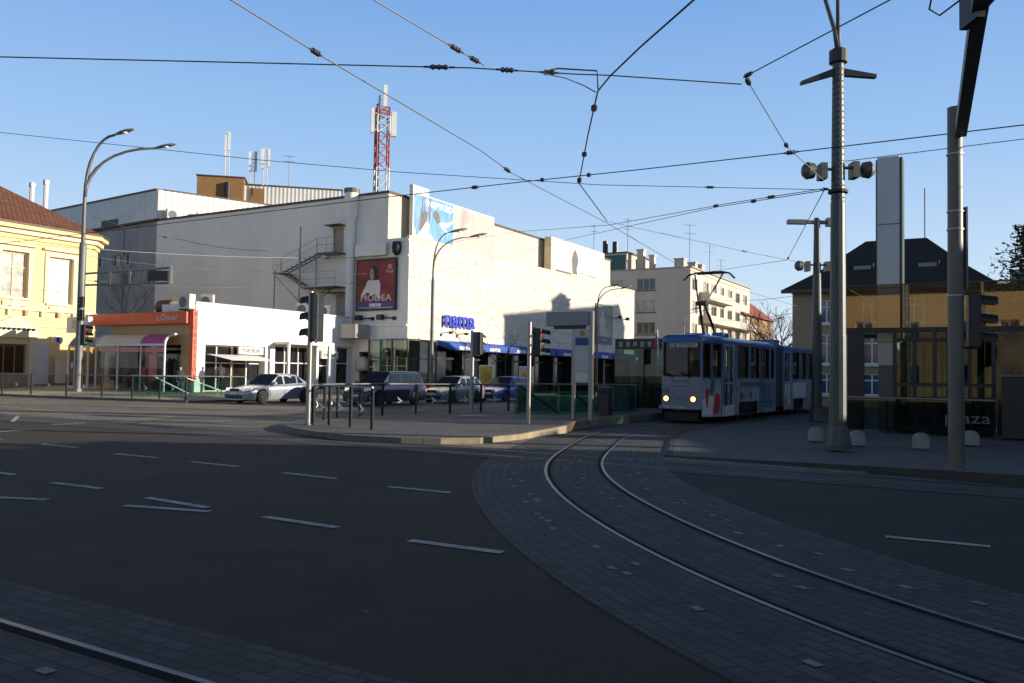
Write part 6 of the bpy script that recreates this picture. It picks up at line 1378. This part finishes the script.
wire('nearly level span wire crossing the top left of the sky', [(-8.84, 13, 6.55), (-.74, 13, 6.49), (.95, 13.2, 6.49), (1.48, 13.2, 6.48), (3.69, 13.4, 6.44)], .011, 'wire', .0, [(0, .94, .5), (1, .35, .35), (1, .75, .3)])
wire('long contact wire running from the top left down toward the tram', [(-4.2, 8.8, 6.3), (-2.9, 12.07, 6.3), (-.73, 17.15, 6.3), (-.11, 19.0, 6.3), (2.77, 25.07, 6.3), (6.41, 31.8, 5.9), (10.17, 37.9, 5.75), (20, 53, 5.75)], .011, 'slack', 0, [(0, .97, .3), (2, .9, .5)])
wire('short pale wire coming from the top edge to the level span wire', [(-2.6, 8.9, 6.3), (-.86, 12.06, 6.4), (-.5, 12.9, 6.49)], .01, 'slack', 0, [(0, .98, .4), (1, .6, .4)])
wire('heavy contact wire bent in a zigzag over the curved track', [(2.6, 8.6, 6.3), (1.75, 11.58, 6.3), (1.46, 12.74, 6.3), (1.34, 13.43, 6.3), (1.41, 15.94, 6.3), (1.56, 19.99, 6.3), (2.83, 25.0, 6.3)], .014, 'wire', 0, [(4, .93, .35), (3, .35, .18), (4, .35, .12)])
wire('kinked bracket bar hanging from the level span wire', [(.42, 13.1, 6.48), (.66, 13.15, 6.56), (1.3, 13.2, 6.55), (1.34, 13.4, 6.32)], .014); wire('lower loop of the bracket on the span wire', [(.42, 13.1, 6.46), (.8, 13.2, 6.42), (1.1, 13.3, 6.34), (1.3, 13.4, 6.27)], .01, 'slack')
wire('wire from the top right edge down to the ribbed mast', [(5.1, 8.6, 6.3), (3.63, 13.0, 6.42), (5.48, 16.55, 6.3), (6.95, 18.5, 6.1)], .01, 'slack', 0, [(0, .98, .25), (1, .06, .3), (1, .97, .25)])
wire('thin span wire crossing behind the lattice mast to the ribbed mast', [(-14.87, 22, 7.98), (-6.35, 20.5, 6.87), (-2.79, 20, 6.5), (2.02, 19.5, 6.15), (7.0, 18.5, 5.89)], .008, 'wire', .0, [(3, .5, .25)])
wire('contact wire over the cross street, rising to the right edge', [(14, 12.0, 6.3), (9.21, 14.87, 6.3), (5.62, 17.0, 6.3), (2.79, 18.6, 6.3), (.13, 20.0, 6.3), (-3.6, 22.1, 6.3), (-9, 25.3, 6.3), (-20, 31.8, 6.3), (-34, 40., 6.3)], .012, 'wire', 0, [(1, .98, .3), (3, .4, .1), (3, .8, .1), (4, .3, .25)])
wire('span wire from the ribbed mast to the store side wall', [(7.04, 18.5, 5.93), (5.81, 22, 6.3), (3.5, 30, 7.11), (.07, 45, 9.37), (-4.9, 57.4, 10.6)], .01, 'wire', 0, [(0, .55, .4), (1, .1, .3)])
wire('span wire from the ribbed mast to the billboard end', [(7.04, 18.5, 5.89), (6.15, 25, 6.8), (3.07, 45, 9.03), (-1.2, 65.4, 10.7)], .011, 'wire', 0, [(0, .6, .4)])
wire('guy wire from the ribbed mast past the signal mast to the right', [(7.45, 18.6, 6.57), (12.0, 15.4, 6.55), (19, 10.4, 6.5)], .009)
wire('short feeder wire branching toward the apartment block', [(2.89, 25.06, 6.3), (8.98, 30.44, 6.2), (12.3, 33.3, 6.2)], .009, 'wire', 0, [(0, .9, .5)])
wire('thin wire falling from the ribbed mast toward the far street', [(7.02, 18.6, 5.95), (11.93, 36, 6.79), (13.56, 60, 9.16), (19.6, 101, 13)], .011, 'wire', 0, [(0, .95, .4)])
wire('slack cable from the yellow house corner to the hall wall', [(-31.2, 48.2, 11.6), (-26.85, 53, 11.3), (-24.25, 60, 11.0), (-18.5, 62.2, 10.6)], .016, 'wire', .2, [(1, .8, .5)])
wire('slack cable from the yellow house across the side wall to the store corner', [(-31.02, 48.6, 9.2), (-23.9, 47.4, 8.4), (-14.5, 58.5, 9.6), (-7.4, 56.6, 9.75)], .014, 'slack', .12, [(2, .2, .5)])
wire('lower slack cable from the lamp post to the store poster', [(-24.4, 47.3, 8.0), (-17.9, 52, 7.9), (-8.6, 57.2, 8.45)], .014, 'slack', .15, [(1, .8, .5)])
wire('lowest slack cable from the lamp post to the store poster', [(-24.4, 47.3, 6.6), (-17.0, 53, 6.9), (-10.2, 57.6, 7.9)], .012, 'slack', .15, [(0, .06, .4)])
wire('thin wire high over the far street between apartments and ochre house', [(23.2, 106.5, 12.2), (16.9, 50.2, 6.6)], .015, 'wire', .5, [(0, .3, .6)])
wire('second thin wire over the far street', [(24.5, 107, 9.2), (17.5, 51, 5.7)], .013, 'wire', .4)

# ------------------------------------------------------------------ unseen houses out of frame; those on the right are added to cast shade
def unseen_house(label, loc, rz, L, D, H, ridge, wm='ochre'):
    hs = thing('unseen_house', label, 'house', (*loc, 0), rz, 'unseen houses shading the street from the right')
    n = int((L-2)/3.4); hw = [(1.4+3.4*k, 2.7+3.4*k, a, a+1.7) for a in ((1.2, 4.6) if H < 9 else (1.2, 4.6, 7.8)) for k in range(n)]
    m = MB(); m.wall(fy, L, -.1, H, hw, .2); m.wall(fx, D, -.1, H, []); m.quad((L, 0, -.1), (L, D, -.1), (L, D, H), (L, 0, H)); m.quad((0, D, -.1), (L, D, -.1), (L, D, H), (0, D, H)); m.build('wall', wm, hs)
    m = MB(); e = .25; m.add([(-e, -e, H), (L+e, -e, H), (L+e, D+e, H), (-e, D+e, H), (3, D/2, ridge), (L-3, D/2, ridge)], [(0, 1, 5, 4), (1, 2, 5), (2, 3, 4, 5), (3, 0, 4), (3, 2, 1, 0)]); m.build('roof', 'tile_dark', hs)
    for h in hw: window(hs, fy, *h, .18, 'offwhite', 'pane', (2,), (.66,), .1)
    return hs
unseen_house('long unseen house row added on the right to shade the crossing', (29, 13.0), R(-92), 50, 12, 8.5, 10.2)
unseen_house('unseen house beyond the pavilion, added to shade the tram side', (33, 41.5), R(-89), 17, 10, 8.9, 9.6)
unseen_house('low unseen house between the two taller ones, added to shade the right pavement', (29, 23.8), R(-92), 10.6, 9, 5.5, 6.1)
ch_ = unseen_house('tall unseen block with a roof turret, added to shade the store front', (52, 81), R(-90), 21.5, 12, 18.2, 19.6)
m = MB(); m.box(11.0, 1.0, 17.8, 14.0, 3.4, 19.3); m.add([(10.8, .8, 19.3), (14.2, .8, 19.3), (14.2, 3.6, 19.3), (10.8, 3.6, 19.3), (12.5, 2.2, 20.3)], [(0, 1, 4), (1, 2, 4), (2, 3, 4), (3, 0, 4), (3, 2, 1, 0)]); m.build('turret', 'tile_dark', ch_)
bh = unseen_house('sunlit yellow house row across the near street, behind the viewpoint', tuple((Vector((-13, -13.5, 0))-V*24)[:2]), GU+R(90), 46, 10, 8.6, 11, 'yellow')
del bh['group']
